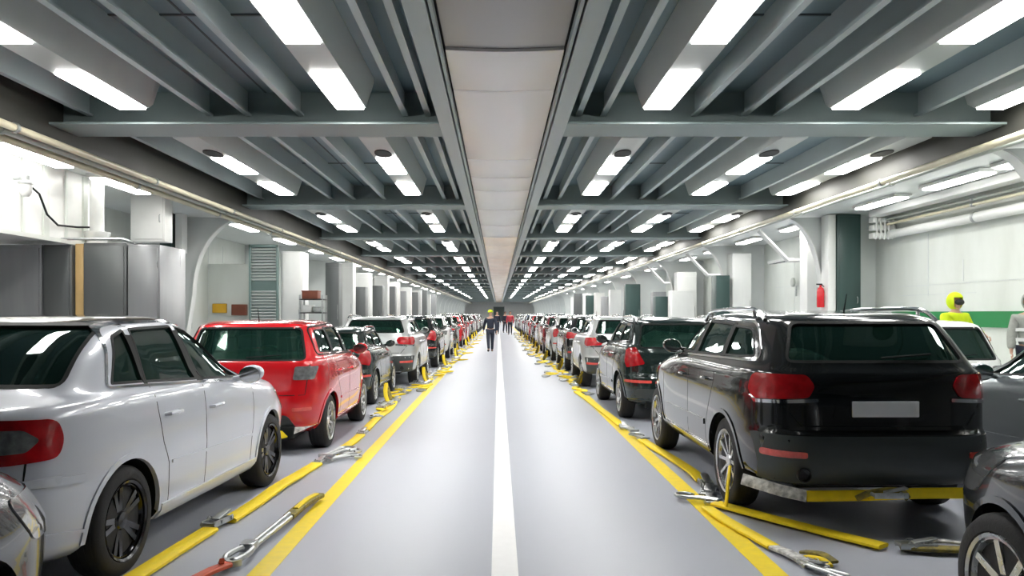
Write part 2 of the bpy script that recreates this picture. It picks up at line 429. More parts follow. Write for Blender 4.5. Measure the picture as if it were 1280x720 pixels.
def build_car(name, S, P):
    """S: shape spec, P: paint"""
    root = empty(name)
    keys = S['keys']; skin = Skin(keys)
    ra, fa, rw = S['ra'], S['fa'], S['rw']; arch = rw + S.get('gap', 0.055)
    W = max(k[3] for k in keys)
    roofz = keys[-1][0]
    belt = S['belt']
    # hollow cabin: the shell moved inwards, cut off at the bulkheads
    inner = []
    zlow = rw + arch + 0.04
    for (z, yr, yf, w, nr, nf) in keys:
        if z < rw + arch + 0.06: continue
        zz = z - 0.035
        inner.append((zz, max(yr + 0.07, S['cab'][0]), min(yf - 0.07, S['cab'][1]), max(w - 0.065, 0.12), nr, nf))
    # single outer mesh with cabin, windows and wheel wells cut through
    outer = bm_mesh(shell(keys))
    me = boolean(outer, bm_mesh(shell(inner, 18, 3)))
    bm = bmesh.new()
    for poly in S['side_windows']:
        prism(bm, poly, lambda a, b: (-1.5, a, b), lambda a, b: (1.5, a, b))
    me = boolean(me, bm_mesh(bm))
    bm = bmesh.new(); ym = (S['cab'][0] + S['cab'][1]) / 2
    prism(bm, S['rear_window'], lambda a, b: (a, -3, b), lambda a, b: (a, ym - 0.02, b))
    prism(bm, S['windscreen'], lambda a, b: (a, ym + 0.02, b), lambda a, b: (a, 3, b))
    me = boolean(me, bm_mesh(bm))
    bm = bmesh.new()
    for ya in (ra, fa):
        for s in (1, -1):
            lathe(bm, [(arch, 0.52), (arch, 1.2)], Matrix.Translation((0, ya, rw)) @ Matrix.Rotation(s * PI / 2, 4, 'Y'), 40)
    me = boolean(me, bm_mesh(bm))
    body = link(me, 'body', [P, M_inner, M_plastic, M_headliner], root, angle=38)
    for p in me.polygons:       # lining of the cabin and the wheel wells
        c = p.center; n = p.normal
        well = any((Vector((c.y, c.z)) - Vector((ya, rw))).length < arch + 0.008 for ya in (ra, fa)) and abs(c.x) > 0.4 and (abs(n.x) < 0.6 or abs(c.x) < 0.56)
        rad = c.x * n.x + (c.z - 0.9) * n.z * 0.6
        cab_in = False
        if S['cab'][0] - 0.02 < c.y < S['cab'][1] + 0.02 and c.z > 0.3 and c.z < roofz - 0.02:
            loc, nor, i, dist = skin.t.find_nearest(c)
            if dist > 0.02: cab_in = True
        if well: p.material_index = 2
        elif cab_in: p.material_index = 3 if c.z > belt + .1 else 1
    # panes
    def pane(nm, polys, d, m=S.get('glass', M_glass), s=1):
        bm = bmesh.new()
        for p in polys: skin.patch(bm, p, d, out=-0.012, thick=0.004, s=s, step=0.12)
        o = finish(bm, nm, m, root); return o
    grow = lambda p, k: offset_poly(p if area2(p) < 0 else p[::-1], k)
    pane('windscreen', [grow(S['windscreen'], .012)], FRONT)
    pane('rear_window', [grow(S['rear_window'], .012)], REAR, m=S.get('glass_r', M_glass))
    for s in (1, -1):
        for poly in S['side_windows']: pane('side_window', [grow(poly, .012)], SIDE, s=s)
    # trims round the glass
    tm = S.get('trim', M_plastic)
    for s in (1, -1):
        bm = bmesh.new()
        for poly in S['side_windows']:
            skin.strip(bm, poly, 0.016, SIDE, out=0.003, thick=0.02, s=s, closed=True, inner=True)
        finish(bm, 'window_seal', M_plastic, root)
        bm = bmesh.new()
        dlo = S['dlo']; o2 = offset_poly(dlo if area2(dlo) > 0 else dlo[::-1], -0.012)
        skin.strip(bm, o2, 0.016, SIDE, out=0.006, thick=0.012, s=s, closed=True, inner=True)
        finish(bm, 'window_trim', tm, root)
    for nm, poly, d in (('rear_window_seal', S['rear_window'], REAR), ('windscreen_seal', S['windscreen'], FRONT)):
        bm = bmesh.new()
        p2 = offset_poly(poly if area2(poly) > 0 else poly[::-1], -0.012)
        skin.strip(bm, p2, 0.02, d, out=0.002, thick=0.02, closed=True, inner=True)
        finish(bm, nm, M_plastic, root)
    if 'pillars' in S:
        for s in (1, -1):
            bm = bmesh.new()
            for p in S['pillars']: skin.patch(bm, p, SIDE, out=0.002, thick=0.008, s=s)
            finish(bm, 'door_pillar', M_plastic, root)
    # door gaps
    for s in (1, -1):
        bm = bmesh.new()
        for path in S['seams']: skin.strip(bm, path, 0.007, SIDE, out=0.0012, thick=0.004, s=s)
        finish(bm, 'door_gap', M_plastic, root)
        # wheel arch lips
        for ya in (ra, fa):
            bm = bmesh.new(); pts = []
            a0 = math.asin(max(-1, min(1, (S['sill'] - rw) / arch)))
            for k in range(25):
                a = a0 + (PI - 2 * a0) * k / 24
                pts.append((ya + math.cos(a) * (arch + 0.010), rw + math.sin(a) * (arch + 0.010)))
            skin.strip(bm, pts, 0.034, SIDE, out=0.009, thick=0.03, s=s)
            finish(bm, 'wheel_arch', S.get('arch_mat', P), root)
        # sill
        bm = bmesh.new()
        skin.patch(bm, [(ra + arch + .03, S['sill'] - .05), (fa - arch - .03, S['sill'] - .05), (fa - arch - .03, S['sill'] + .04), (ra + arch + .03, S['sill'] + .04)], SIDE, out=0.016, thick=0.04, s=s)
        finish(bm, 'sill', S.get('sill_mat', P), root)
        for (hy, hz) in S['handles']:
            bm = bmesh.new()
            d, u = skin.frame(SIDE); loc, nor = skin.hit(hy, hz, d, u)
            tube(bm, [(s * (loc.x - .005), hy - .1, hz - .004), (s * (loc.x + .03), hy - .08, hz), (s * (loc.x + .036), hy, hz + .004), (s * (loc.x + .03), hy + .08, hz), (s * (loc.x - .005), hy + .1, hz)], [.012, .014, .014, .014, .012], 8)
            finish(bm, 'door_handle', S.get('handle_mat', P), root)
        # mirror
        my, mz = S['mirror']
        d, u = skin.frame(SIDE); loc, nor = skin.hit(my, mz, d, u)
        bm = bmesh.new()
        bmesh.ops.create_uvsphere(bm, u_segments=18, v_segments=12, radius=1)
        for v in bm.verts:
            x, y, z = v.co; v.co = (x * 0.105, max(y, -0.55) * 0.075, z * 0.075 + x * s * 0.012)
        bmesh.ops.translate(bm, vec=(s * (loc.x + 0.16), my, mz + .03), verts=bm.verts)
        tube(bm, [(s * (loc.x - .02), my + .02, mz - .02), (s * (loc.x + .08), my + .01, mz)], .022, 8)
        mo = finish(bm, 'door_mirror', P, root)
        bm = bmesh.new(); lathe(bm, [(0.0, 0), (0.9, 0), (0.9, .05), (0.0, .05)], Matrix.Translation((s * (loc.x + 0.16), my - .0415, mz + .03)) @ Matrix.Diagonal((.098, .09, .07, 1)) @ Matrix.Rotation(PI / 2, 4, 'X'), 20)
        finish(bm, 'mirror_glass', M_chrome, mo)
    if 'moulding' in S:
        for s in (1, -1):
            for (p, wd) in S['moulding']:
                bm = bmesh.new(); skin.strip(bm, p, wd, SIDE, out=0.010, thick=0.014, s=s)
                finish(bm, 'side_moulding', S.get('mould_mat', P), root)
    # lights
    for s in (1, -1):
        for (nm, poly, d, m, out) in S['lights']:
            bm = bmesh.new(); skin.patch(bm, poly, d, out=out, thick=out + .01, s=s, step=0.05)
            finish(bm, nm, m, root)
    for (nm, poly, d, m, out) in S['decals']:
        bm = bmesh.new(); skin.patch(bm, poly, d, out=out, thick=out + .012, step=0.06)
        finish(bm, nm, m, root)
    for (nm, path, wd, d, m, out, cl) in S['strips']:
        bm = bmesh.new(); skin.strip(bm, path, wd, d, out=out, thick=out + .004, closed=cl)
        finish(bm, nm, m, root)
    # number plates
    for (d, zc, m) in ((REAR, S['plate'], M_plate), (FRONT, 0.42, M_plate)):
        dd, u = skin.frame(d); loc, nor = skin.hit(0, zc, dd, u)
        bm = bmesh.new(); box(bm, (0, loc.y + d[1] * .012, zc), (.50, .016, .115), bev=.006)
        finish(bm, 'number_plate', m, root)
    # wheels
    ty, rim, disc = wheel_meshes(rw, 0.215, S['rim'], False)
    first = True
    for ya in (ra, fa):
        for s in (1, -1):
            x = s * (W - 0.135)
            t = link(ty, 'wheel', M_rubber, root) if first else bpy.data.objects.new('wheel', ty)
            rr = link(rim, 'rim', S['rim_mat'], t) if first else bpy.data.objects.new('rim', rim)
            dd = link(disc, 'brake_disc', M_steeld, t) if first else bpy.data.objects.new('brake_disc', disc)
            if not first:
                col.objects.link(t); col.objects.link(rr); col.objects.link(dd); t.parent = root; rr.parent = t; dd.parent = t
            t.location = (x, ya, rw); t.rotation_euler = (0.4 * s + ya, 0, 0 if s > 0 else PI)
            first = False
    # underbody, seats, dashboard
    bm = bmesh.new(); zb = keys[0][0]
    box(bm, (0, (ra + fa) / 2, zb + .02), (1.15, fa - ra + 1.4, .14), bev=.02)
    tube(bm, [(.28, ra + .9, zb - .02), (.3, ra - .3, zb - .02), (.38, ra - .7, zb + .0)], .035, 8)
    finish(bm, 'underbody', M_plastic, root)
    c0, c1 = S['cab']
    for (sx, sy) in ((-.37, .1), (.37, .1), (-.37, -.78), (.37, -.78)):
        bm = bmesh.new(); y = (c0 + c1) / 2 + sy
        sz = belt - .52
        box(bm, (sx, y + .2, sz), (.48, .5, .16), bev=.05)
        box(bm, (sx, y - .1, sz + .32), (.46, .13, .56), rot=Matrix.Rotation(.22, 4, 'X'), bev=.05)
        box(bm, (sx, y - .18, sz + .69), (.26, .1, .17), rot=Matrix.Rotation(.15, 4, 'X'), bev=.04)
        finish(bm, 'seat', M_seat, root)
    bm = bmesh.new(); box(bm, (0, c1 - .28, belt - .14), (1.2, .42, .24), bev=.06)
    finish(bm, 'dashboard', M_inner, root)
    bm = bmesh.new(); yy = c1 - .58
    lathe(bm, [(.19 - .016, 0), (.19, .016), (.19 + .016, 0), (.19, -.016)], Matrix.Translation((-.37, yy, belt - .1)) @ Matrix.Rotation(PI / 2 - .4, 4, 'X'), 28, closed=True)
    tube(bm, [(-.37, yy, belt - .1), (-.37, yy + .25, belt - .2)], .03, 8)
    tube(bm, [(-.55, yy, belt - .1), (-.37, yy + .02, belt - .1), (-.19, yy, belt - .1)], .016, 8)
    finish(bm, 'steering_wheel', M_plastic, root)
    if S.get('rails'):
        y0, y1, rx, rz = S['rails']
        for s in (1, -1):
            bm = bmesh.new(); pts = []
            for k in range(15):
                t = k / 14; y = y0 + (y1 - y0) * t
                z = rz + 0.045 * (1 - (2 * t - 1) ** 6) - 0.05 * (2 * t - 1) ** 8 - .02 * (t * t)
                pts.append((s * (rx - .02 * t), y, z))
            tube(bm, pts, .017, 8)
            for k in (2, 12): tube(bm, [pts[k], (pts[k][0], pts[k][1], pts[k][2] - .06)], .016, 8)
            finish(bm, 'roof_rail', S.get('rail_mat', M_chrome), root)
    if S.get('exhausts'):
        for (x, y, z) in S['exhausts']:
            bm = bmesh.new(); lathe(bm, [(.042, -.08), (.052, 0), (.044, 0), (.036, -.08)], Matrix.Translation((x, y, z)) @ Matrix.Rotation(PI / 2, 4, 'X'), 24, closed=True)
            finish(bm, 'exhaust_pipe', M_steeld, root)
            bm = bmesh.new(); lathe(bm, [(0, .005), (.040, .005), (.040, -.005), (0, -.005)], Matrix.Translation((x, y + .03, z)) @ Matrix.Rotation(PI / 2, 4, 'X'), 20)
            finish(bm, 'exhaust_opening', M_void, root)
    if S.get('antenna'):
        bm = bmesh.new(); ax, ay, az = S['antenna']
        tube(bm, [(ax, ay, az), (ax, ay - .06, az + .16)], [.007, .003], 6)
        finish(bm, 'antenna', M_plastic, root)
    if S.get('wiper'):
        bm = bmesh.new(); wz = S['wiper']; d, u = skin.frame(REAR)
        pts = []
        for k in range(8):
            a = 0.02 + k * .055; loc, nor = skin.hit(a, wz + .01 + k * .004, d, u); pts.append(loc + nor * .02)
        tube(bm, pts, .008, 6); finish(bm, 'rear_wiper', M_plastic, root)
    root['_paint'] = P.name
    return root

def clone_car(src, name, P, old, rim=None):
    r = copy_tree(src); r.name = name
    def walk(o):
        if o.type == 'MESH':
            for sl in o.material_slots:
                if sl.material is old and P is not old:
                    sl.link = 'OBJECT'; sl.material = P
                if rim and o.name.startswith('rim'):
                    sl.link = 'OBJECT'; sl.material = rim
        for c in o.children: walk(c)
    walk(r)
    return r
def put(o, x, y, rz, label, cat='car', group=None, sc3=None):
    o.location = (x, y, 0); o.rotation_euler = (0, 0, math.radians(rz))
    if sc3: o.scale = sc3
    if '_paint' in o: del o['_paint']
    tag(o, label, cat, group)

def corner(d, pts):
    """3D points to (a, z) in the projection frame of direction d"""
    v = Vector((d[0], d[1])).normalized(); u = Vector((-v.y, v.x))
    return [(u.x * x + u.y * y, z) for (x, y, z) in pts]

# ================================================================== THE DECK (structure)
Y0, Y1 = -11.0, 172.0
XL, XR = -8.2, 8.6
def slab(name, x0, x1, y0, y1, z0, z1, m, parent=None, kind='structure'):
    bm = bmesh.new(); box(bm, ((x0 + x1) / 2, (y0 + y1) / 2, (z0 + z1) / 2), (x1 - x0, y1 - y0, z1 - z0))
    o = finish(bm, name, m, parent, smooth=False)
    if kind and not parent: o['kind'] = kind
    return o
slab('floor', XL, XR, Y0, Y1, -0.2, 0.0, M_floor)
floor = bpy.data.objects['floor']
slab('centre_line', -0.043, 0.123, Y0 + 1, Y1 - 2, 0.0, 0.003, M_white_line, floor)
slab('lane_line', -1.535, -1.395, Y0 + 1, Y1 - 2, 0.0, 0.003, M_yel_line, floor)
slab('lane_line', 1.62, 1.77, Y0 + 1, Y1 - 2, 0.0, 0.003, M_yel_line, floor)
wl = slab('wall_left', XL - .2, XL, Y0, Y1, 0, 4.6, M_wall)
wr = slab('wall_right', XR, XR + .2, Y0, Y1, 0, 4.6, M_wall)
we = slab('wall_end', XL, XR, Y1, Y1 + .2, 0, 4.6, M_whitep)
slab('wall_rear', XL, XR, Y0 - .2, Y0, 0, 4.6, M_whitep)
# right wall: green painted rail band, plate seams, pipes run in things below
slab('green_band', XR - .05, XR, 6.0, 17.4, 1.36, 1.64, M_band, wr)
bm = bmesh.new()
for (y, z0, z1) in ((11.2, 2.15, 2.75), (16.0, 1.95, 3.2), (14.8, 2.2, 2.6), (20.6, 1.7, 3.2), (23.2, 1.7, 3.2)):
    box(bm, (XR - .004, y, (z0 + z1) / 2), (.008, .02, z1 - z0))
for (y0, y1, z) in ((10.5, 17.2, 2.17), (14.4, 17.2, 1.98), (19.5, 25, 2.4)):
    box(bm, (XR - .004, (y0 + y1) / 2, z), (.008, y1 - y0, .014))
finish(bm, 'plate_seam', M_brk, wr, smooth=False)
bm = bmesh.new()
for y in (20.2, 21.4, 22.6, 23.8):
    box(bm, (XL + .004, y, 2.4), (.008, .02, 2.4))
box(bm, (XL + .004, 22, 2.45), (.008, 7, .014))
finish(bm, 'plate_seam', M_brk, wl, smooth=False)

# deckhead
ceiling = slab('ceiling', -5.9, 6.6, Y0, Y1, 4.5, 4.6, M_deckhead)
BEAMS = [10.5 + 7.65 * k for k in range(-2, 21)]
for y in BEAMS:
    bm = bmesh.new()
    for (x0, x1) in ((-5.85, -.72), (.84, 6.5)):
        box(bm, ((x0 + x1) / 2, y, 4.25), (x1 - x0, .03, .5))
        box(bm, ((x0 + x1) / 2, y, 4.015), (x1 - x0, .72, .03), bev=.006)
    finish(bm, 'cross_beam', M_beam, ceiling, smooth=False)
STX = [-5.36, -3.79, -3.29, -2.60, -1.24, -.94, 1.07, 1.39, 2.58, 3.23, 3.64, 5.5]
for x in STX:
    bm = bmesh.new(); s = 1 if x < 0 else -1
    for a, b in zip(BEAMS, BEAMS[1:]):
        y0, y1 = a + .03, b - .03
        box(bm, (x, (y0 + y1) / 2, 4.345), (.022, y1 - y0, .31))
        box(bm, (x + s * .022, (y0 + y1) / 2, 4.195), (.075, y1 - y0, .028))
    finish(bm, 'stiffener', M_stiff, ceiling, smooth=False)
bm = bmesh.new()
for y in BEAMS[:-1]:
    for dy, parts in ((2.1, ((-4.2, -2.2), (-1.6, -.8), (.9, 1.7), (2.2, 4.0))), (4.9, ((-5.6, -4.9), (-4.2, -2.2), (2.2, 3.9), (4.6, 6.2)))):
        for (x0, x1) in parts: box(bm, ((x0 + x1) / 2, y + dy, 4.494), (x1 - x0, .035, .014))
for x in (-3.05, 3.45, -4.0, 4.75): box(bm, (x, 75, 4.496), (.02, 170, .01))
finish(bm, 'weld_seam', M_seam, ceiling, smooth=False)
# girders either side of the centre casing
for (xa, xb, lip) in ((-.74, -.56, 1), (.68, .86, -1)):
    bm = bmesh.new(); xc = (xa + xb) / 2
    box(bm, (xc, (Y0 + Y1) / 2, 4.25), (.03, Y1 - Y0, .5))
    box(bm, (xc, (Y0 + Y1) / 2, 3.985), (xb - xa, Y1 - Y0, .035), bev=.006)
    xl = xb + .025 if lip > 0 else xa - .025
    box(bm, (xl, (Y0 + Y1) / 2, 4.06), (.03, Y1 - Y0, .08))
    finish(bm, 'girder', M_stiff, ceiling, smooth=False)
# centre casing: shallow panels curved across, butted one after another
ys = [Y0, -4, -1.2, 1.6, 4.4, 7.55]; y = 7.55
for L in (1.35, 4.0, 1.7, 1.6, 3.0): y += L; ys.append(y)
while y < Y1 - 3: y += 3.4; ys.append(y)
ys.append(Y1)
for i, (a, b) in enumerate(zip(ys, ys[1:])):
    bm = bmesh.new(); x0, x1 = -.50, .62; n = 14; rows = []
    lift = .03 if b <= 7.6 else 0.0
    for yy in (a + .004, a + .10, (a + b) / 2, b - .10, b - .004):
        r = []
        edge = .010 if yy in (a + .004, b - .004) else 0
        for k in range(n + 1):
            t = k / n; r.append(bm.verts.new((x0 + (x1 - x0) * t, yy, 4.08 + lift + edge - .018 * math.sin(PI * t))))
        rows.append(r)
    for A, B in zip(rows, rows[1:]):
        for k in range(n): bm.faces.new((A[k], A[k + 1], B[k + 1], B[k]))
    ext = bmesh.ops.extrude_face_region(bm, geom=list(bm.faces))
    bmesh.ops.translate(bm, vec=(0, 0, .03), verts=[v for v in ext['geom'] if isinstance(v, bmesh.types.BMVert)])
    finish(bm, 'casing_panel', M_casing_shade if b <= 7.6 else (M_casing_warm if a > 24 else M_casing), ceiling)  # nearest panels get the copy darkened for shade
slab('casing_back', -.56, .68, Y0, Y1, 4.2, 4.24, M_void, ceiling)
# edge girders and lower deckhead over the side aisles
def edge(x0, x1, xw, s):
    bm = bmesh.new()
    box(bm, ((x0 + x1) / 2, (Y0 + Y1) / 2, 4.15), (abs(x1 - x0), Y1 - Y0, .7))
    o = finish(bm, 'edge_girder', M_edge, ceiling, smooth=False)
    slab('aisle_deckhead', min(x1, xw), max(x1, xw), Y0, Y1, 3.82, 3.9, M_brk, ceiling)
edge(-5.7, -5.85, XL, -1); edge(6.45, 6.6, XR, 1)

# ------------------------------------------------------------------ side frames: stanchion with a curved bracket at each cross beam
def frame_side(s, y, xin, xwall, zlow=0.0):
    """s=-1 left, +1 right; bracket plate across the aisle with a curved free edge"""
    bm = bmesh.new()
    A = []
    xb = xwall - s * 1.25       # inner edge of the plate near the floor
    for k in range(13):
        t = k / 12 * PI / 2
        A.append((xb + (xin - xb) * (1 - math.cos(t)), 2.05 + (3.78 - 2.05) * math.sin(t)))
    poly = [(xwall, 0), (xb + s * .35, 0)] + [(xb + s * .12, 1.3)] + A + [(xwall, 3.82)]
    prism(bm, poly, lambda a, b: (a, y - .015, b), lambda a, b: (a, y + .015, b))
    f = finish(bm, 'trim_1' if s < 0 else 'trim_2', M_brk, None, smooth=False); f['kind'] = 'structure'
    bm = bmesh.new()
    path = [(xb + s * .35, 0), (xb + s * .12, 1.3)] + A
    prev = None
    for (a, b) in path:
        c = [bm.verts.new((a + da, y + dy, b)) for (da, dy) in ((0, -.11), (0, .11))]
        c2 = [bm.verts.new((a - s * .02, y + dy, b - .012)) for dy in (-.11, .11)]
        q = [c[0], c[1], c2[1], c2[0]]
        if prev:
            for k in range(4): bm.faces.new((prev[k], prev[(k + 1) % 4], q[(k + 1) % 4], q[k]))
        prev = q
    finish(bm, 'flange', M_whitep, f, angle=60)
    return f
FR = {}
for i, y in enumerate(BEAMS):
    if y < -3: continue
    if y > 12 or y < 9: FR[('L', i)] = frame_side(-1, y + .1, -5.75, XL)
    FR[('R', i)] = frame_side(1, y + .1, 6.5, XR)
n = 3
for k, o in FR.items():
    o.name = 'trim_%d' % n; n += 1

# ================================================================== LAMPS
def make_lamp(length, panels):
    r = empty('ceiling_light')
    bm = bmesh.new(); L = length / 2
    A = [(-.29, 4.49), (-.19, 4.13), (.19, 4.13), (.29, 4.49)]
    def ring(y, k): return [bm.verts.new((x * k, y, z)) for x, z in A]
    R = [ring(-L - .18, .9), ring(-L, 1), ring(L, 1), ring(L + .18, .9)]
    for v in (R[0][1], R[0][2], R[3][1], R[3][2]): v.co.z = 4.22
    for a, b in zip(R, R[1:]):
        for k in range(4): bm.faces.new((a[k], a[(k + 1) % 4], b[(k + 1) % 4], b[k]))
    bm.faces.new(R[0][::-1]); bm.faces.new(R[3])
    finish(bm, 'housing', M_hous, r, smooth=False)
    for (a, b) in panels:
        bm = bmesh.new(); box(bm, (0, (a + b) / 2, 4.124), (.33, b - a, .03), bev=.008)
        finish(bm, 'diffuser', M_lamp, r)
    for (a, b) in panels[:1]:  # dark oval disc painted in for the shade of an open recess
        bm = bmesh.new()
        bmesh.ops.create_circle(bm, cap_ends=True, segments=24, radius=1)
        bmesh.ops.transform(bm, matrix=Matrix.Translation((0, a - .35, 4.128)) @ Matrix.Diagonal((.13, .3, 1, 1)), verts=bm.verts)
        e = bmesh.ops.extrude_face_region(bm, geom=list(bm.faces)); bmesh.ops.translate(bm, vec=(0, 0, -.012), verts=[v for v in e['geom'] if isinstance(v, bmesh.types.BMVert)])
        finish(bm, 'shaded_opening', M_void, r)
    return r
side_words = {-1.82: 'inner left row', -4.5: 'outer left row', 1.96: 'inner right row', 4.27: 'middle right row', 6.05: 'outer right row'}
ords = ['nearest', 'first', 'second', 'third', 'fourth', 'fifth', 'sixth', 'seventh', 'eighth', 'ninth', 'tenth', 'eleventh', 'twelfth', 'thirteenth', 'fourteenth', 'fifteenth', 'sixteenth', 'seventeenth', 'eighteenth', 'nineteenth', 'twentieth', 'twenty-first', 'twenty-second', 'twenty-third']
near = make_lamp(4.6, [(-1.55, -.1), (.85, 2.3)])
far = make_lamp(5.6, [(-1.35, .1), (1.15, 2.6)])
used = set()
for bi, (a, b) in enumerate(list(zip(BEAMS, BEAMS[1:]))):
    if bi == 0: continue
    for x in (-1.82, -4.5, 1.96, 4.27, 6.05):
        src = near if bi <= 1 else far
        o = src if src.name not in used else copy_tree(src)
        if o is src: used.add(src.name)
        o.location = (x, (7.55 if bi == 1 else (a + b) / 2), 0)
        tag(o, 'twin-panel ceiling light, %s, %s bay ahead of the camera' % (side_words[x], ords[bi]), 'ceiling light', 'twin panel lights under the deckhead')
# battens over the side aisles
def make_batten():
    r = empty('batten_light')
    bm = bmesh.new(); box(bm, (0, 0, 3.785), (.34, 1.75, .06), bev=.01); finish(bm, 'housing', M_whitep, r)
    bm = bmesh.new(); box(bm, (0, 0, 3.745), (.26, 1.65, .035), bev=.012); finish(bm, 'diffuser', M_lamp2, r)
    return r
bt = make_batten(); firstb = True
for side, x in (('left', -6.35), ('right', 7.45)):
    ylist = [8.2, 10.9, 13.5] if side == 'left' else [13.0, 15.6, 11.0]
    ylist += [20.0 + 3.83 * k for k in range(18)]
    for k, y in enumerate(ylist):
        o = bt if firstb else copy_tree(bt); firstb = False
        o.location = (x, y, 0)
        if k < 3:
            lab = {8.2: 'white batten light over the left aisle, nearest of its row', 10.9: 'white batten light over the left aisle before the white column',
                   13.5: 'white batten light over the left aisle past the white column', 11.0: 'white batten light over the right aisle, nearest of its row',
                   13.0: 'white batten light over the right aisle above the hooded workers', 15.6: 'white batten light over the right aisle before the dark green column'}[y]
        else:
            lab = 'white batten light over the %s aisle, %s beyond the second frame' % (side, (ords + ['eighteenth'])[k - 2])
        tag(o, lab, 'light', 'batten lights over the %s aisle' % side + (' far away' if k >= 3 else ''))

# ================================================================== PIPES, DUCTS, WALL GEAR
def pipe(name, pts, r, m, label, cat='pipe', group=None):
    bm = bmesh.new(); tube(bm, pts, r, 12)
    o = finish(bm, name, m); tag(o, label, cat, group); return o
def pipe_run(name, x, z, y0, y1, r, m, label, clips=True):
    root = empty(name, (x, y0, z)); L = y1 - y0
    bm = bmesh.new(); tube(bm, [(0, k * L / 20, 0) for k in range(21)], r, 12); finish(bm, 'pipe', m, root)
    if clips:
        for k in range(int(min(L, 60) / 3.8)):
            bm = bmesh.new()
            lathe(bm, [(r, -.03), (r + .015, -.03), (r + .015, .03), (r, .03)], Matrix.Translation((0, 1 + k * 3.8, 0)) @ Matrix.Rotation(PI / 2, 4, 'X'), 12, closed=True)
            finish(bm, 'pipe_clip', M_steel, root)
    tag(root, label, 'pipe'); return root
pipe_run('service_pipe', -5.62, 3.76, Y0 + .3, Y1 - .3, .045, M_pipe, 'cream pipe under the left edge girder, topmost of the bundle')
pipe_run('service_pipe', -5.78, 3.74, Y0 + .3, Y1 - .3, .04, M_pipeg, 'grey green pipe in the left bundle just below the cream pipe')
pipe_run('service_pipe', -5.92, 3.70, Y0 + .3, Y1 - .3, .05, M_pipe, 'second cream pipe in the left bundle, outboard of the grey green one')
pipe_run('service_pipe', -6.06, 3.76, Y0 + .3, Y1 - .3, .03, M_pipeg, 'thin grey pipe on the outer side of the left pipe bundle')
pipe_run('service_pipe', 6.28, 3.75, Y0 + .3, Y1 - .3, .05, M_pipe, 'cream yellow pipe under the right edge girder along the whole deck')
pipe_run('service_pipe', 6.44, 3.73, Y0 + .3, Y1 - .3, .032, M_pipeg, 'thin grey pipe beside the cream yellow pipe on the right')
pipe_run('wall_pipe', 8.42, 3.30, 5.5, 17.2, .09, M_whitep, 'thick white pipe high on the right wall')
pipe_run('wall_pipe', 8.36, 3.52, 5.5, 17.2, .028, M_pipe, 'thin cream pipe on the right wall above the thick white pipe')
pipe_run('wall_pipe', 8.36, 3.62, 5.5, 17.2, .028, M_pipeg, 'thin grey pipe, topmost on the right wall')
# white cable duct below the right aisle deckhead
bm = bmesh.new(); box(bm, (8.1, 11.2, 3.74), (.28, 12.0, .14), bev=.015); tag(finish(bm, 'cable_duct', M_whitep), 'wide white cable duct under the right aisle deckhead near the wall', 'duct')
bm = bmesh.new()
for k in range(3): box(bm, (8.3, 17.3 + .0 * k, 3.28 + .17 * k), (.5, .22, .12), bev=.02)
for k in range(5): tube(bm, [(8.1 + .09 * k, 17.18, 3.2), (8.1 + .09 * k, 17.12, 3.3), (8.12 + .09 * k, 17.18, 3.66)], .02, 8)
tag(finish(bm, 'valve_manifold', M_whitep), 'white valve manifold at the end of the right wall pipes', 'valve')

def cabinet(name, x0, x1, y0, y1, z0, z1, m, label, cat='cabinet', group=None, door=True, md=None):
    r = empty(name, ((x0 + x1) / 2, (y0 + y1) / 2, z0)); sx, sy, sz = x1 - x0, y1 - y0, z1 - z0
    bm = bmesh.new(); box(bm, (0, 0, sz / 2), (sx, sy, sz), bev=.012); finish(bm, 'carcass', m, r)
    if door:
        bm = bmesh.new(); box(bm, (0, -sy / 2 - .008, sz / 2), (sx - .07, .022, sz - .1), bev=.006); d = finish(bm, 'door', md or m, r)
        bm = bmesh.new(); tube(bm, [(sx / 2 - .09, -sy / 2 - .02, sz * .5 - .07), (sx / 2 - .09, -sy / 2 - .05, sz * .5 - .05), (sx / 2 - .09, -sy / 2 - .05, sz * .5 + .05), (sx / 2 - .09, -sy / 2 - .02, sz * .5 + .07)], .01, 8)
        finish(bm, 'handle', M_steel, d)
    tag(r, label, cat, group); return r
slab('trim_44', 7.05, XR, 6.0, 17.3, 0, .14, M_brk)
# left side, first bay
slab('trim_40', XL, -6.68, 7.0, 13.2, 2.72, 3.82, M_whitep)
t40 = bpy.data.objects['trim_40']
bm = bmesh.new()
for k in range(11): box(bm, (-6.665, 7.3 + k * .56, 3.27), (.03, .05 if k % 2 else .14, 1.06))
box(bm, (-6.63, 10.1, 2.70), (.1, 6.2, .06))
finish(bm, 'rib', M_wall, t40, smooth=False)
cabinet('locker', -7.85, -7.02, 12.3, 13.1, 0, 2.66, M_gpanel2, 'tall grey steel locker at the far left behind the silver sedan', md=M_gpanel2)
cabinet('locker', -7.0, -6.56, 12.3, 13.1, 0, 2.66, M_gpanel, 'narrow dark grey locker just left of the tan post', md=M_gpanel)
bm = bmesh.new(); box(bm, (-6.47, 12.5, 1.34), (.13, .3, 2.68), bev=.012); tag(finish(bm, 'post', M_tan), 'tan painted upright post between the dark grey lockers', 'post')
cabinet('locker', -6.38, -5.72, 12.3, 13.1, 0, 2.69, M_gpanel, 'wide dark grey locker just right of the tan post', md=M_gpanel)
cabinet('locker', -5.70, -5.2, 12.3, 13.3, 0, 2.66, M_gpanel2, 'mottled light grey locker at the right end of the left locker row', md=M_gpanel2)
bm = bmesh.new(); tube(bm, [(-7.9, 12.22, 2.74), (-5.75, 12.22, 2.74), (-5.6, 12.22, 2.70)], .02, 8); tube(bm, [(-7.9, 12.22, 2.74), (-7.9, 12.35, 2.66)], .015, 6); tube(bm, [(-5.6, 12.22, 2.70), (-5.6, 12.35, 2.66)], .015, 6)
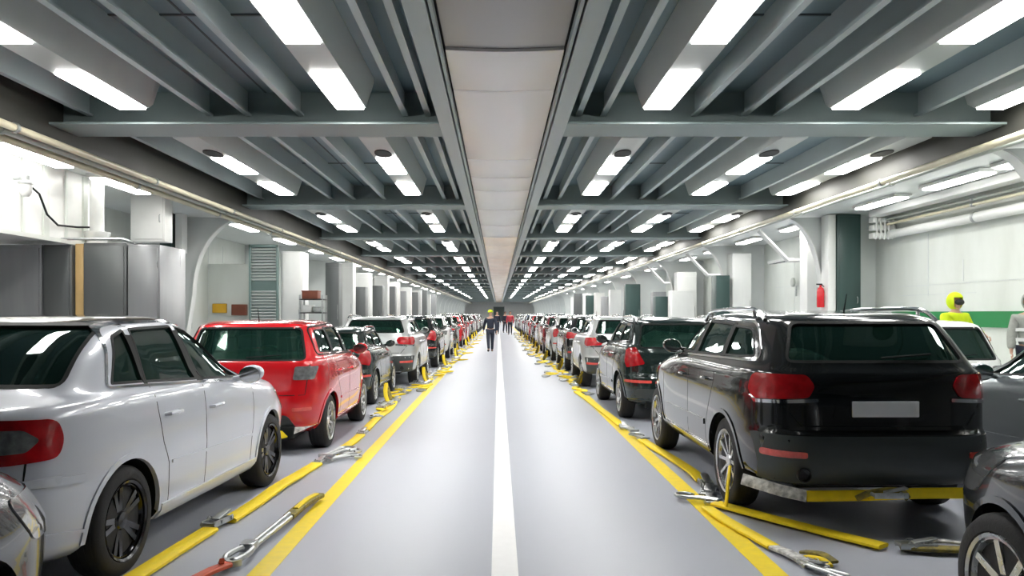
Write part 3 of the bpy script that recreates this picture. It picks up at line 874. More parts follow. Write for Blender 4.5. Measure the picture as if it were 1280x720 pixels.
tag(finish(bm, 'handrail', M_steel), 'thin steel rail along the tops of the left lockers', 'rail')
r = empty('ventilation_pipe', (-6.5, 12.95, 2.72)); bm = bmesh.new(); lathe(bm, [(.11, .18), (.11, 1.08)], seg=20); finish(bm, 'pipe', M_whitep, r)
bm = bmesh.new(); lathe(bm, [(.17, .0), (.15, .04), (.20, .16), (.20, .2), (.12, .2)], seg=20); finish(bm, 'collar', M_whitep, r)
tag(r, 'thick white vertical pipe with flared collar above the left lockers', 'pipe')
r = empty('wall_lamp', (-6.5, 11.0, 3.38)); bm = bmesh.new()
lathe(bm, [(.0, -.17), (.05, -.165), (.08, -.12), (.085, 0)], seg=18); finish(bm, 'globe', M_whitep, r)
bm = bmesh.new(); lathe(bm, [(.10, 0), (.10, .03), (.06, .05), (.06, .12), (0, .12)], seg=18); tube(bm, [(-.16, 0, .08), (0, 0, .1)], .03, 8); finish(bm, 'cap', M_steel, r)
tag(r, 'round white bulkhead fitting on the white panels above the left lockers', 'lamp')
pipe('cable', [(-6.55, 11.1, 3.42), (-6.6, 11.5, 3.32), (-6.6, 11.7, 3.05), (-6.58, 11.95, 2.92), (-6.58, 12.5, 2.95), (-6.55, 12.8, 2.98)], .016, M_plastic, 'black cable looping from the round fitting to the white pipe', 'cable')
cabinet('ventilation_box', -6.9, -6.25, 15.0, 15.35, 2.95, 3.82, M_whitep, 'pale square box hung high beside the white pipe on the left', 'box')
slab('trim_41', -7.45, -7.2, 17.6, 18.0, 2.95, 3.82, M_dgreen)
slab('trim_42', -7.15, -7.0, 17.7, 18.0, 2.95, 3.82, M_whitep)
slab('trim_43', -8.2, -6.75, 22.6, 22.8, 0, 3.0, M_wall)
cabinet('notice_box', -8.05, -7.66, 22.5, 22.6, 1.62, 1.88, M_orsign, 'amber flat box on the pale partition left of the slatted panel', 'box', door=False)
cabinet('control_box', -7.48, -7.08, 22.4, 22.6, 1.55, 1.86, M_brown, 'brown control box on the pale partition beside the amber box', 'box', door=False)
# slatted panel
r = empty('louvre_panel', (-6.36, 21.7, 0)); bm = bmesh.new()
for x in (-.37, .37): box(bm, (x, 0, 1.73), (.06, .1, 3.46), bev=.006)
for z in (.05, 3.43): box(bm, (0, 0, z), (.8, .1, .08), bev=.006)
box(bm, (0, .06, 1.73), (.76, .02, 3.4)); finish(bm, 'frame', M_slat, r)
bm = bmesh.new()
for k in range(40):
    if 26 <= k <= 28: continue
    box(bm, (0, -.01, .14 + k * .082), (.68, .07, .014), rot=Matrix.Rotation(-.6, 4, 'X'))
finish(bm, 'slats', M_brk, r, smooth=False); tag(r, 'tall grey green slatted panel behind the red hatchback', 'panel')
cabinet('locker', -5.96, -5.36, 21.9, 22.6, 0, 3.3, M_whitep, 'tall white cabinet right of the slatted panel', door=True)
r = empty('storage_rack', (-5.0, 21.6, 0)); bm = bmesh.new()
for x in (-.3, .3):
    for y in (-.25, .25): box(bm, (x, y, 1.05), (.04, .04, 2.1))
finish(bm, 'posts', M_steel, r, smooth=False)
for z in (.4, 1.1, 1.62, 1.98):
    bm = bmesh.new(); box(bm, (0, 0, z), (.64, .54, .03), bev=.004); finish(bm, 'shelf', M_steeld, r)
tag(r, 'steel shelving rack beyond the red hatchback, right of the white cabinet', 'rack')
for (x, z, sx, sz, m, nm, lb) in ((-5.05, 1.995, .42, .20, M_brown, 'storage_crate', 'reddish brown crate on top of the shelving rack'),
                                  (-5.12, 1.635, .24, .17, M_whitep, 'carton', 'white carton on the upper shelf of the rack, left one'),
                                  (-4.85, 1.635, .2, .13, M_steel, 'toolbox', 'small grey metal box on the upper shelf of the rack, right one'),
                                  (-5.0, 1.115, .46, .22, M_gpanel2, 'storage_crate', 'grey crate on the middle shelf of the rack')):
    r = empty(nm, (x, 21.6, z)); bm = bmesh.new(); box(bm, (0, 0, sz / 2), (sx, .4, sz), bev=.012); finish(bm, 'body', m, r)
    bm = bmesh.new(); box(bm, (0, 0, sz + .008), (sx + .02, .42, .03), bev=.006); finish(bm, 'lid', m, r); tag(r, lb, 'box')
# right side frames: dark green and white cabinets
cabinet('switchboard', 7.50, 8.02, 17.7, 18.15, 0, 3.8, M_dgreen, 'tall dark green column cabinet on the right beyond the black SUV', md=M_dgreen)
cabinet('pillar_casing', 7.32, 7.49, 17.75, 18.15, 0, 3.8, M_whitep, 'slim white casing on the left of the dark green column cabinet', 'casing', door=False)
cabinet('pillar_casing', 7.72, 8.1, 20.0, 20.5, 0, 3.75, M_whitep, 'white vertical casing behind the dark green column cabinet', 'casing', door=False)
r = empty('fire_extinguisher', (7.24, 17.98, 1.74)); bm = bmesh.new()
lathe(bm, [(0, 0), (.075, 0), (.08, .02), (.08, .36), (.06, .43), (.025, .46), (.025, .5), (0, .5)], seg=20); finish(bm, 'cylinder', M_extred, r)
bm = bmesh.new(); box(bm, (-.03, 0, .52), (.13, .03, .03), bev=.006); tube(bm, [(.02, 0, .5), (.10, 0, .46), (.10, -.01, .3), (.09, -.02, .12)], .012, 8); finish(bm, 'valve_and_hose', M_plastic, r)
bm = bmesh.new(); box(bm, (.0, .09, .25), (.1, .03, .4)); finish(bm, 'bracket', M_steel, r)
tag(r, 'red fire extinguisher hung beside the white casing on the right', 'fire extinguisher')
r = empty('batten_light', (7.75, 22.0, 3.0)); bm = bmesh.new(); box(bm, (0, 0, .05), (.18, 1.6, .07), bev=.015); finish(bm, 'housing', M_whitep, r)
bm = bmesh.new(); box(bm, (0, 0, 0), (.12, 1.5, .04), bev=.015); finish(bm, 'diffuser', M_clear, r); bm = bmesh.new(); box(bm, (.42, 0, .06), (.86, .05, .05)); finish(bm, 'arm', M_whitep, r)
tag(r, 'slim unlit lamp on a wall arm behind the dark green column', 'light')
r = empty('pressure_gauge', (8.5, 23.0, 2.5)); bm = bmesh.new(); lathe(bm, [(0, 0), (.13, 0), (.13, .06), (.11, .07), (0, .07)], Matrix.Rotation(-PI / 2, 4, 'Y'), 22); finish(bm, 'dial', M_pipeg, r)
bm = bmesh.new(); tube(bm, [(.06, 0, -.1), (.06, 0, -.4)], .02, 8); finish(bm, 'stem', M_steel, r); tag(r, 'round grey gauge on the right wall beyond the dark green column', 'gauge')
# cabinets standing along both aisles towards the far end
rng = random.Random(3)
proto_cab = {}
def far_cab(x, y, wd, h, m, label, group):
    key = m.name
    if key not in proto_cab:
        proto_cab[key] = cabinet('equipment_cabinet', -.5, .5, -.5, .5, 0, 1, m, label, 'cabinet', group); o = proto_cab[key]
    else: o = copy_tree(proto_cab[key])
    o.location = (x, y, 0); o.scale = (wd, .6, h); tag(o, label, 'cabinet', group)
mm = {'white': M_whitep, 'dark green': M_dgreen, 'grey': M_gpanel2, 'dark grey': M_gpanel}
spec_l = [(-5.55, 27.0, .45, 3.3, 'dark grey'), (-5.5, 28.6, .7, 3.4, 'white'), (-5.2, 30.2, .45, 2.6, 'dark grey'), (-5.35, 31.8, .6, 3.2, 'white'), (-5.25, 34.6, .55, 2.8, 'dark grey'),
          (-5.3, 36.4, .6, 3.3, 'white'), (-5.2, 38.6, .5, 2.9, 'dark grey'), (-5.3, 40.5, .6, 3.2, 'white'), (-5.2, 43, .5, 2.8, 'grey'), (-5.3, 46, .6, 3.1, 'white'), (-5.2, 49, .6, 2.9, 'dark grey'),
          (-5.3, 52, .6, 3.1, 'white'), (-5.2, 55, .6, 3.2, 'dark grey'), (-5.3, 59, .6, 3.0, 'white'), (-5.2, 63, .6, 3.1, 'grey')]
spec_r = [(7.05, 25.4, .42, 2.8, 'dark green'), (7.7, 25.6, .6, 3.5, 'white'), (7.2, 31.5, .9, 2.5, 'white'), (6.7, 33.1, .5, 2.3, 'dark green'), (7.7, 33.0, .8, 3.3, 'white'), (6.85, 41.0, .75, 3.1, 'dark green'),
          (7.4, 37, .6, 2.6, 'grey'), (6.4, 44, .6, 2.9, 'white'), (6.3, 47, .5, 2.6, 'grey'), (6.3, 50, .6, 2.9, 'white'), (6.1, 53, .6, 2.8, 'dark green'), (6.2, 56, .6, 3.0, 'white'), (6.0, 60, .7, 3.1, 'dark grey'), (6.1, 64, .6, 2.9, 'white')]
for side, sp in (('left', spec_l), ('right', spec_r)):
    for i, (x, y, wd, h, c) in enumerate(sp):
        if y < 42: lab = '%s tall cabinet in the %s aisle, number %s from the near end' % (c, side, ['one', 'two', 'three', 'four', 'five', 'six', 'seven', 'eight', 'nine'][i])
        else: lab = '%s tall cabinet far down the %s aisle, %s from the near end' % (c, side, ords[i + 1])
        far_cab(x, y, wd, h, mm[c], lab, 'cabinets down the %s aisle' % side + ('' if y < 42 else ', %s, far' % c))
# overhead brackets and pipes among the far frames on the right
for i, (x, y, z) in enumerate(((7.2, 20.6, 3.32), (7.2, 28.5, 3.32), (7.2, 36.0, 3.32))):
    r = empty('diagonal_brace', (x, y, z)); bm = bmesh.new()
    tube(bm, [(-.5, 0, .42), (.25, 0, -.35)], .06, 4); tube(bm, [(.25, 0, -.35), (1.38, 0, -.35)], .05, 4); finish(bm, 'brace', M_whitep, r)
    tag(r, 'white diagonal brace under the right aisle deckhead, %s' % ('nearest one', 'middle one', 'farthest one')[i], 'brace', 'white diagonal braces')
# far end doorway
r = bpy.data.objects.new('door_1', None); col.objects.link(r); r.location = (0.1, Y1 - .05, 0); r['kind'] = 'structure'
bm = bmesh.new(); box(bm, (0, 0, 1.5), (2.2, .06, 3.0)); finish(bm, 'door_leaf', M_dgreen, r, smooth=False)
bm = bmesh.new()
for x in (-1.14, 1.14): box(bm, (x, -.02, 1.5), (.1, .12, 3.1))
box(bm, (0, -.02, 3.06), (2.4, .12, .1)); finish(bm, 'door_frame', M_beam, r, smooth=False)

# ================================================================== CARS
SEDAN = dict(
    keys=[(.23, -2.06, 1.98, .80, 5, 4), (.30, -2.17, 2.12, .865, 5.5, 4), (.45, -2.21, 2.18, .885, 5.5, 4), (.60, -2.225, 2.2, .893, 5.5, 4), (.66, -2.225, 2.2, .895, 5.5, 4), (.70, -2.205, 2.19, .893, 5.5, 4),
          (.82, -2.20, 2.13, .89, 5.5, 3.6), (.92, -2.185, 1.95, .885, 5.5, 3.6), (.98, -2.17, 1.7, .878, 5.5, 3.6), (1.04, -2.14, 1.25, .868, 5.5, 3.6), (1.09, -2.06, 1.0, .85, 5.5, 3.6),
          (1.13, -1.90, .86, .82, 5, 3.6), (1.17, -1.76, .77, .79, 6, 3.6), (1.35, -1.50, .42, .72, 6, 4), (1.49, -1.27, .12, .655, 4.5, 4), (1.545, -1.08, -.05, .60, 4, 4), (1.578, -.88, -.2, .48, 3.5, 3.5), (1.592, -.6, -.4, .25, 3, 3)],
    pillars=[[(-.31, 1.10), (-.21, 1.095), (-.27, 1.53), (-.35, 1.53)], [(-1.03, 1.14), (-.99, 1.138), (-.93, 1.515), (-1.0, 1.515)]],
    ra=-1.35, fa=1.2, rw=.333, gap=.05, belt=1.1, sill=.30, cab=(-1.55, .98), rim='five', rim_mat=M_blkalloy, trim=M_chrome,
    side_windows=[roundpoly([(-1.38, 1.165), (-1.02, 1.15), (-1.0, 1.50), (-1.14, 1.46)], .02), roundpoly([(-1.0, 1.147), (-.30, 1.11), (-.34, 1.515), (-.94, 1.505)], .025), roundpoly([(-.22, 1.105), (.60, 1.06), (.06, 1.46), (-.28, 1.515)], .025)],
    dlo=roundpoly([(-1.42, 1.155), (.70, 1.045), (.08, 1.49), (-.32, 1.54), (-1.02, 1.53), (-1.17, 1.50)], [.03, .03, .1, .1, .08, .06]),
    rear_window=roundpoly([(-.64, 1.185), (.64, 1.185), (.55, 1.53), (-.55, 1.53)], .04),
    windscreen=roundpoly([(-.68, 1.15), (.68, 1.15), (.55, 1.52), (-.55, 1.52)], .04),
    seams=[[(-1.0, 1.12), (-.98, .95), (-.93, .75), (-.86, .6), (-.84, .33)], [(-.26, 1.07), (-.27, .33)], [(.72, 1.02), (.72, .8), (.66, .5), (.66, .33)], [(-.84, .33), (.66, .33)]],
    handles=[(-.80, .93), (-.10, .90)], mirror=(.40, 1.07), handle_mat=P_silver,
    moulding=[([(-.82, .60), (.66, .56)], .022), ([(-2.12, .70), (-1.76, .68)], .045), ([(-2.1, .42), (-1.74, .38)], .02)],
    lights=[('tail_light', roundpoly(corner((.72, -.69), [(.40, -2.22, .80), (.885, -2.02, .82), (.885, -1.97, .92), (.875, -2.01, 1.03), (.40, -2.2, 1.04)]), [.02, .05, .08, .08, .02]), (.72, -.69), M_red, .012),
            ('reversing_lens', roundpoly(corner((.72, -.69), [(.45, -2.22, .86), (.74, -2.1, .87), (.80, -2.07, .93), (.72, -2.1, .985), (.45, -2.2, .99)]), .02), (.72, -.69), M_clear, .017),
            ('headlight', roundpoly(corner((.6, .8), [(.42, 2.15, .62), (.85, 1.72, .66), (.86, 1.6, .86), (.5, 2.02, .83)]), .05), (.6, .8), M_clear, .006)],
    decals=[('grille', roundpoly([(-.36, .62), (.36, .62), (.40, .80), (-.40, .80)], .05), FRONT, M_plastic, .008), ('lower_grille', roundpoly([(-.6, .32), (.6, .32), (.55, .46), (-.55, .46)], .04), FRONT, M_plastic, .005)],
    strips=[('boot_gap', [(-.72, 1.02), (-.70, .72), (.70, .72), (.72, 1.02)], .008, REAR, M_plastic, .0015, False), ('bumper_moulding', [(-.8, .70), (.8, .70)], .045, REAR, P_silver, .012, False), ('boot_trim', [(-.40, .99), (.40, .99)], .03, REAR, M_chrome, .012, False)],
    plate=.86, glass=M_glass, glass_r=M_glassd, roof_mat=(P_roof, 1.535))
HATCH = dict(
    keys=[(.24, -1.78, 1.72, .78, 5, 3.5), (.32, -1.87, 1.85, .85, 5.5, 3.5), (.48, -1.90, 1.92, .875, 5.5, 3.5), (.62, -1.90, 1.93, .88, 5.5, 3.5), (.70, -1.875, 1.92, .88, 6, 3.5), (.82, -1.86, 1.86, .88, 6, 3.4),
          (.92, -1.85, 1.65, .87, 6, 3.4), (1.0, -1.84, 1.25, .86, 6, 3.4), (1.06, -1.82, 1.0, .845, 6, 3.4), (1.10, -1.79, .88, .82, 6, 3.4), (1.30, -1.67, .52, .755, 6, 4), (1.43, -1.60, .2, .695, 6, 4),
          (1.475, -1.56, .05, .655, 5, 4), (1.508, -1.42, -.12, .57, 4, 3.5), (1.525, -1.0, -.4, .35, 3, 3)],
    pillars=[[(-.19, 1.09), (-.09, 1.09), (-.15, 1.455), (-.25, 1.455)], [(-.96, 1.11), (-.87, 1.105), (-.89, 1.44), (-.99, 1.435)]],
    ra=-1.2, fa=1.15, rw=.315, gap=.045, belt=1.07, sill=.28, cab=(-1.72, .95), rim='multi', rim_mat=M_alloy,
    side_windows=[roundpoly([(-1.48, 1.15), (-.95, 1.12), (-.98, 1.42), (-1.42, 1.41)], .05), roundpoly([(-.88, 1.115), (-.18, 1.10), (-.24, 1.44), (-.9, 1.43)], .03), roundpoly([(-.10, 1.10), (.64, 1.08), (.14, 1.41), (-.16, 1.44)], .03)],
    dlo=roundpoly([(-1.56, 1.13), (.74, 1.06), (.14, 1.45), (-.25, 1.47), (-1.50, 1.44)], [.06, .03, .1, .1, .08]),
    rear_window=roundpoly([(-.67, 1.075), (.67, 1.075), (.58, 1.43), (-.58, 1.43)], .05),
    windscreen=roundpoly([(-.68, 1.12), (.68, 1.12), (.58, 1.44), (-.58, 1.44)], .04),
    seams=[[(-.9, 1.08), (-.88, .8), (-.72, .6), (-.72, .3)], [(-.14, 1.06), (-.14, .3)], [(.76, 1.03), (.74, .5), (.7, .3)], [(-.72, .3), (.7, .3)]],
    handles=[(-.76, .90), (0.02, .88)], mirror=(.48, 1.08),
    moulding=[([(-.7, .55), (.7, .53)], .03)],
    lights=[('tail_light', roundpoly(corner((.35, -.94), [(.56, -1.86, .85), (.80, -1.82, .85), (.84, -1.75, 1.0), (.58, -1.84, 1.0)]), .025), (.35, -.94), M_clear, .014),
            ('headlight', roundpoly(corner((.6, .8), [(.42, 1.88, .62), (.83, 1.5, .66), (.84, 1.35, .86), (.48, 1.75, .84)]), .06), (.6, .8), M_clear, .006),
            ('bumper_reflector', roundpoly([(.55, .50), (.74, .50), (.74, .54), (.55, .54)], .015), REAR, M_redl, .008)],
    decals=[('rear_diffuser', roundpoly([(-.62, .26), (.62, .26), (.5, .46), (-.5, .46)], .05), REAR, M_bumper, .008), ('grille', roundpoly([(-.4, .60), (.4, .60), (.42, .74), (-.42, .74)], .05), FRONT, M_plastic, .006),
            ('lower_grille', roundpoly([(-.6, .32), (.6, .32), (.55, .48), (-.55, .48)], .04), FRONT, M_plastic, .005)],
    strips=[('tailgate_gap', [(-.72, 1.02), (-.68, .68), (.68, .68), (.72, 1.02)], .008, REAR, M_plastic, .0015, False)],
    plate=.52, glass=M_glass, glass_r=M_glass, wiper=1.08, antenna=(0, -1.25, 1.51))
SUVS = dict(
    keys=[(.33, -2.20, 2.15, .87, 6, 4), (.38, -2.30, 2.26, .92, 6.5, 4), (.50, -2.345, 2.34, .945, 6.5, 4), (.68, -2.35, 2.36, .95, 6.5, 4), (.725, -2.335, 2.36, .95, 6.5, 4), (.75, -2.285, 2.35, .95, 7, 4),
          (.95, -2.28, 2.28, .948, 7, 3.8), (1.02, -2.275, 2.10, .94, 7, 3.6), (1.10, -2.26, 1.7, .93, 7, 3.6), (1.16, -2.24, 1.3, .91, 7, 3.6), (1.20, -2.21, 1.10, .88, 7, 3.6),
          (1.25, -2.18, 1.0, .85, 7, 3.8), (1.38, -2.09, .76, .80, 6.5, 4), (1.51, -1.98, .48, .74, 6, 4), (1.56, -1.92, .34, .70, 5.5, 4), (1.60, -1.76, .12, .61, 4.5, 3.6), (1.625, -1.2, -.3, .38, 3, 3)],
    pillars=[[(-.23, 1.205), (-.12, 1.205), (-.16, 1.55), (-.27, 1.55)], [(-1.13, 1.225), (-1.03, 1.225), (-1.04, 1.53), (-1.13, 1.52)]],
    ra=-1.35, fa=1.45, rw=.362, gap=.05, belt=1.2, sill=.38, cab=(-2.1, 1.05), rim='multi', rim_mat=M_alloy, trim=M_chrome,
    side_windows=[roundpoly([(-1.86, 1.26), (-1.12, 1.235), (-1.12, 1.50), (-1.58, 1.49)], [.10, .03, .03, .10]), roundpoly([(-1.04, 1.235), (-.22, 1.215), (-.26, 1.535), (-1.05, 1.515)], .03), roundpoly([(-.13, 1.215), (.84, 1.20), (.34, 1.495), (-.17, 1.535)], .03)],
    dlo=roundpoly([(-1.96, 1.24), (.95, 1.175), (.36, 1.53), (-.26, 1.565), (-1.62, 1.525)], [.14, .03, .1, .1, .12]),
    rear_window=roundpoly([(-.68, 1.245), (.68, 1.245), (.57, 1.53), (-.57, 1.53)], .05),
    windscreen=roundpoly([(-.74, 1.235), (.74, 1.235), (.62, 1.53), (-.62, 1.53)], .04),
    seams=[[(-1.08, 1.2), (-1.06, .98), (-.92, .75), (-.84, .6), (-.84, .4)], [(-.18, 1.18), (-.18, .4)], [(.98, 1.14), (.95, .6), (.9, .4)], [(-.84, .4), (.9, .4)]],
    handles=[(-.86, 1.02), (-.02, 1.0)], mirror=(.72, 1.22),
    moulding=[([(-.80, .62), (.86, .60)], .05)],
    lights=[('tail_light', roundpoly(corner((.5, -.87), [(.57, -2.28, .985), (.93, -2.10, .96), (.94, -1.98, 1.02), (.93, -2.05, 1.15), (.57, -2.24, 1.15), (.51, -2.25, 1.07)]), [.03, .04, .04, .05, .04, .03]), (.5, -.87), M_red, .012),
            ('tail_light_strip', roundpoly(corner((.5, -.87), [(.50, -2.28, .955), (.93, -2.10, .93), (.94, -1.98, .985), (.93, -2.1, .955), (.50, -2.28, .98)]), .008), (.5, -.87), M_chrome, .012),
            ('bumper_reflector', roundpoly([(.60, .555), (.86, .555), (.86, .605), (.60, .600)], .015), REAR, M_redl, .019),
            ('headlight', roundpoly(corner((.6, .8), [(.42, 2.28, .78), (.88, 1.85, .82), (.9, 1.7, 1.0), (.5, 2.15, .98)]), .05), (.6, .8), M_clear, .006)],
    decals=[('rear_bumper', roundpoly([(-.85, .36), (.85, .36), (.90, .712), (-.90, .712)], .02), REAR, M_bumper, .009), ('plate_recess', roundpoly([(-.40, .82), (.40, .82), (.34, .99), (-.34, .99)], .05), REAR, P_black, .004),
            ('grille', roundpoly([(-.42, .72), (.42, .72), (.48, .92), (-.48, .92)], .05), FRONT, M_chrome, .006), ('lower_grille', roundpoly([(-.7, .42), (.7, .42), (.62, .60), (-.62, .60)], .04), FRONT, M_plastic, .005)],
    strips=[('tailgate_gap', [(-.78, 1.2), (-.80, 1.0), (-.62, .78), (.62, .78), (.80, 1.0), (.78, 1.2)], .009, REAR, M_plastic, .0015, False), ('tailgate_crease', [(-.50, 1.00), (.50, 1.00)], .012, REAR, P_black, .012, False)],
    plate=.905, glass=M_glass, glass_r=M_glass, rails=(-1.72, .12, .70, 1.60), exhausts=((-.62, -2.34, .43), (.64, -2.34, .43)), antenna=(0.02, -1.55, 1.60), wiper=1.25, arch_mat=P_black)
CROSS = dict(
    keys=[(.26, -1.95, 1.95, .80, 5.5, 3.6), (.34, -2.04, 2.05, .875, 6, 3.6), (.50, -2.07, 2.12, .895, 6, 3.6), (.66, -2.06, 2.13, .90, 6, 3.6), (.72, -2.03, 2.12, .90, 6, 3.5), (.86, -2.02, 2.04, .90, 6, 3.4),
          (.96, -2.0, 1.75, .89, 6, 3.4), (1.03, -1.99, 1.35, .875, 6, 3.4), (1.08, -1.97, 1.1, .86, 6, 3.4), (1.12, -1.94, .98, .83, 6, 3.4), (1.30, -1.82, .64, .765, 6, 4), (1.43, -1.72, .32, .70, 5.5, 4),
          (1.49, -1.64, .12, .65, 5, 4), (1.525, -1.42, -.1, .56, 4, 3.5), (1.545, -1.0, -.4, .34, 3, 3)],
    pillars=[[(-.21, 1.12), (-.11, 1.12), (-.17, 1.475), (-.27, 1.475)], [(-1.05, 1.155), (-.95, 1.15), (-.97, 1.455), (-1.05, 1.445)]],
    ra=-1.3, fa=1.28, rw=.34, gap=.05, belt=1.1, sill=.31, cab=(-1.86, 1.03), rim='split', rim_mat=M_alloy,
    side_windows=[roundpoly([(-1.62, 1.20), (-1.04, 1.165), (-1.04, 1.43), (-1.46, 1.41)], [.08, .03, .03, .1]), roundpoly([(-.96, 1.16), (-.2, 1.13), (-.26, 1.46), (-.98, 1.44)], .03), roundpoly([(-.12, 1.13), (.72, 1.10), (.24, 1.42), (-.18, 1.46)], .03)],
    dlo=roundpoly([(-1.74, 1.185), (.84, 1.08), (.24, 1.46), (-.26, 1.49), (-1.5, 1.45)], [.1, .03, .1, .1, .1]),
    rear_window=roundpoly([(-.66, 1.10), (.66, 1.10), (.58, 1.44), (-.58, 1.44)], .06),
    windscreen=roundpoly([(-.70, 1.14), (.70, 1.14), (.58, 1.46), (-.58, 1.46)], .04),
    seams=[[(-1.0, 1.12), (-.98, .9), (-.82, .7), (-.8, .34)], [(-.16, 1.09), (-.16, .34)], [(.88, 1.05), (.86, .5), (.82, .34)], [(-.8, .34), (.82, .34)]],
    handles=[(-.82, .97), (0.0, .94)], mirror=(.58, 1.12),
    moulding=[([(-.76, .52), (.78, .50)], .04)],
    lights=[('tail_light', roundpoly(corner((.6, -.8), [(.60, -2.02, .86), (.88, -1.86, .80), (.90, -1.78, .92), (.86, -1.80, 1.08), (.74, -1.95, 1.10)]), .04), (.6, -.8), M_red, .014),
            ('bumper_reflector', roundpoly([(.50, .585), (.84, .585), (.84, .625), (.50, .625)], .015), REAR, M_redl, .009),
            ('headlight', roundpoly(corner((.6, .8), [(.42, 2.08, .68), (.86, 1.65, .72), (.88, 1.42, .93), (.5, 1.95, .88)]), .06), (.6, .8), M_clear, .006)],
    decals=[('rear_diffuser', roundpoly([(-.8, .30), (.8, .30), (.72, .50), (-.72, .50)], .05), REAR, M_bumper, .006), ('grille', roundpoly([(-.42, .66), (.42, .66), (.46, .82), (-.46, .82)], .05), FRONT, M_plastic, .006),
            ('lower_grille', roundpoly([(-.65, .36), (.65, .36), (.58, .52), (-.58, .52)], .04), FRONT, M_plastic, .005)],
    strips=[('tailgate_gap', [(-.74, 1.08), (-.70, .68), (.70, .68), (.74, 1.08)], .009, REAR, M_plastic, .0015, False), ('bumper_trim', [(-.5, .665), (.5, .665)], .02, REAR, M_chrome, .01, False)],
    plate=.80, glass=M_glass, glass_r=M_glass, rails=(-1.55, .05, .64, 1.515), wiper=1.11, exhausts=((.5, -2.06, .33),))

sedan = build_car('sedan_car', SEDAN, P_silver)
hatch = build_car('hatchback_car', HATCH, P_red)
suv = build_car('suv_car', SUVS, P_black)
cross = build_car('crossover_car', CROSS, P_green)
bd = [c for c in sedan.children if c.name.startswith('body')][0]
bd.data.materials.append(P_roof)
for p in bd.data.polygons:
    if p.material_index == 0 and p.center.z > 1.515 and abs(p.center.x) < .6 and (p.normal.z > .5 or p.center.y < -1.1): p.material_index = 4
g_silver = None
# hero cars
put(sedan, -3.055, 6.3, -3.5, 'silver white four-door sedan with black roof and black alloy wheels, nearest on the left')
put(hatch, -2.87, 10.85, 0, 'bright red hatchback parked ahead of the silver white sedan')
put(suv, 2.795, 8.10, .4, 'glossy black SUV with roof rails and blanked plate, nearest on the right', 'car', None, (.975, 1, 1))
put(cross, 2.73, 13.68, 0, 'dark green black crossover with red tail lamp just beyond the black SUV')
# front corners of the cars either side of the camera
put(clone_car(sedan, 'sedan_car', P_char, P_silver, M_alloy), -2.73, 1.64, 0, 'charcoal car whose front corner fills the bottom left edge')
bdl = bpy.context.scene.objects[-1]
put(clone_car(cross, 'crossover_car', P_char, P_green), 3.15, 2.38, 0, 'dark blue grey car cut off at the bottom right, silver spoked wheel')
# second lane on the right
put(clone_car(sedan, 'sedan_car', P_grey, P_silver, M_alloy), 5.14, 6.50, 0, 'steel grey sedan at the right edge beside the black SUV')
put(clone_car(hatch, 'hatchback_car', P_white, P_red), 5.10, 11.0, 0, 'white roofed hatchback ahead of the grey sedan in the outer right lane')
# the rows onwards
rows_l = [(cross, P_green, P_green, -2.93, 15.35, 'dark green crossover between the red hatchback and the silver SUV, left row', .88),
          (suv, P_lsil, P_black, -2.72, 19.6, 'silver SUV with wide dark rear window, fourth car of the left row', .95),
          (cross, P_black, P_green, -2.66, 25.2, 'black crossover ahead of the silver SUV in the left row', 1),
          (hatch, P_white, P_red, -2.6, 29.9, 'white hatchback ahead of the black crossover in the left row', 1),
          (suv, P_green, P_black, -2.65, 34.8, 'dark green SUV before the two red cars of the left row', .95),
          (hatch, P_red, P_red, -2.55, 39.6, 'first of the two small red hatchbacks far down the left row', 1),
          (sedan, P_red, P_silver, -2.58, 44.2, 'red sedan just beyond the far red hatchback, left row', 1),
          (sedan, P_grey, P_silver, -2.58, 49.2, 'steel grey sedan beyond the red sedan in the left row', 1),
          (suv, P_black, P_black, -2.58, 54.4, 'black SUV far down the left row beyond the grey sedan', .95),
          (cross, P_white, P_green, -2.58, 59.4, 'white crossover far down the left row', 1),
          (hatch, P_maroon, P_red, -2.55, 64.2, 'maroon hatchback beyond the far white crossover, left row', 1),
          (sedan, P_white, P_silver, -2.55, 69.5, 'white sedan beyond the maroon hatchback, left row', 1),
          (suv, P_black, P_black, -2.55, 75, 'black SUV beyond the far white sedan, left row', .95),
          (cross, P_lsil, P_green, -2.55, 80.5, 'silver crossover, last but one of the left row', 1),
          (hatch, P_black, P_red, -2.55, 86, 'black hatchback, last car of the left row', 1)]
rows_r = [(suv, P_lsil, P_black, 2.72, 18.9, 'silver SUV with red tail lamps, third car of the right row', .95),
          (suv, P_black, P_black, 2.72, 23.9, 'black SUV beyond the silver SUV in the right row', .95),
          (cross, P_lsil, P_green, 2.65, 28.6, 'silver crossover beyond the second black SUV, right row', 1),
          (hatch, P_maroon, P_red, 2.62, 33.0, 'maroon hatchback beyond the silver crossover, right row', 1),
          (sedan, P_white, P_silver, 2.66, 37.6, 'white sedan beyond the maroon hatchback, right row', 1),
          (suv, P_black, P_black, 2.66, 42.7, 'black SUV beyond the white sedan, right row', .95),
          (hatch, P_red, P_red, 2.66, 47.2, 'red hatchback far down the right row', 1),
          (cross, P_lsil, P_green, 2.66, 51.8, 'silver crossover beyond the far red hatchback, right row', 1),
          (sedan, P_blue, P_silver, 2.66, 56.8, 'blue sedan far down the right row', 1),
          (suv, P_lsil, P_black, 2.66, 62.0, 'silver SUV beyond the blue sedan, right row', .95),
          (hatch, P_white, P_red, 2.66, 67.5, 'white hatchback beyond the far silver SUV, right row', 1),
          (cross, P_black, P_green, 2.66, 73, 'black crossover beyond the far white hatchback, right row', 1),
          (sedan, P_lsil, P_silver, 2.66, 79, 'silver sedan, last but one of the right row', 1),
          (suv, P_black, P_black, 2.66, 85, 'black SUV, last car of the right row', .95)]
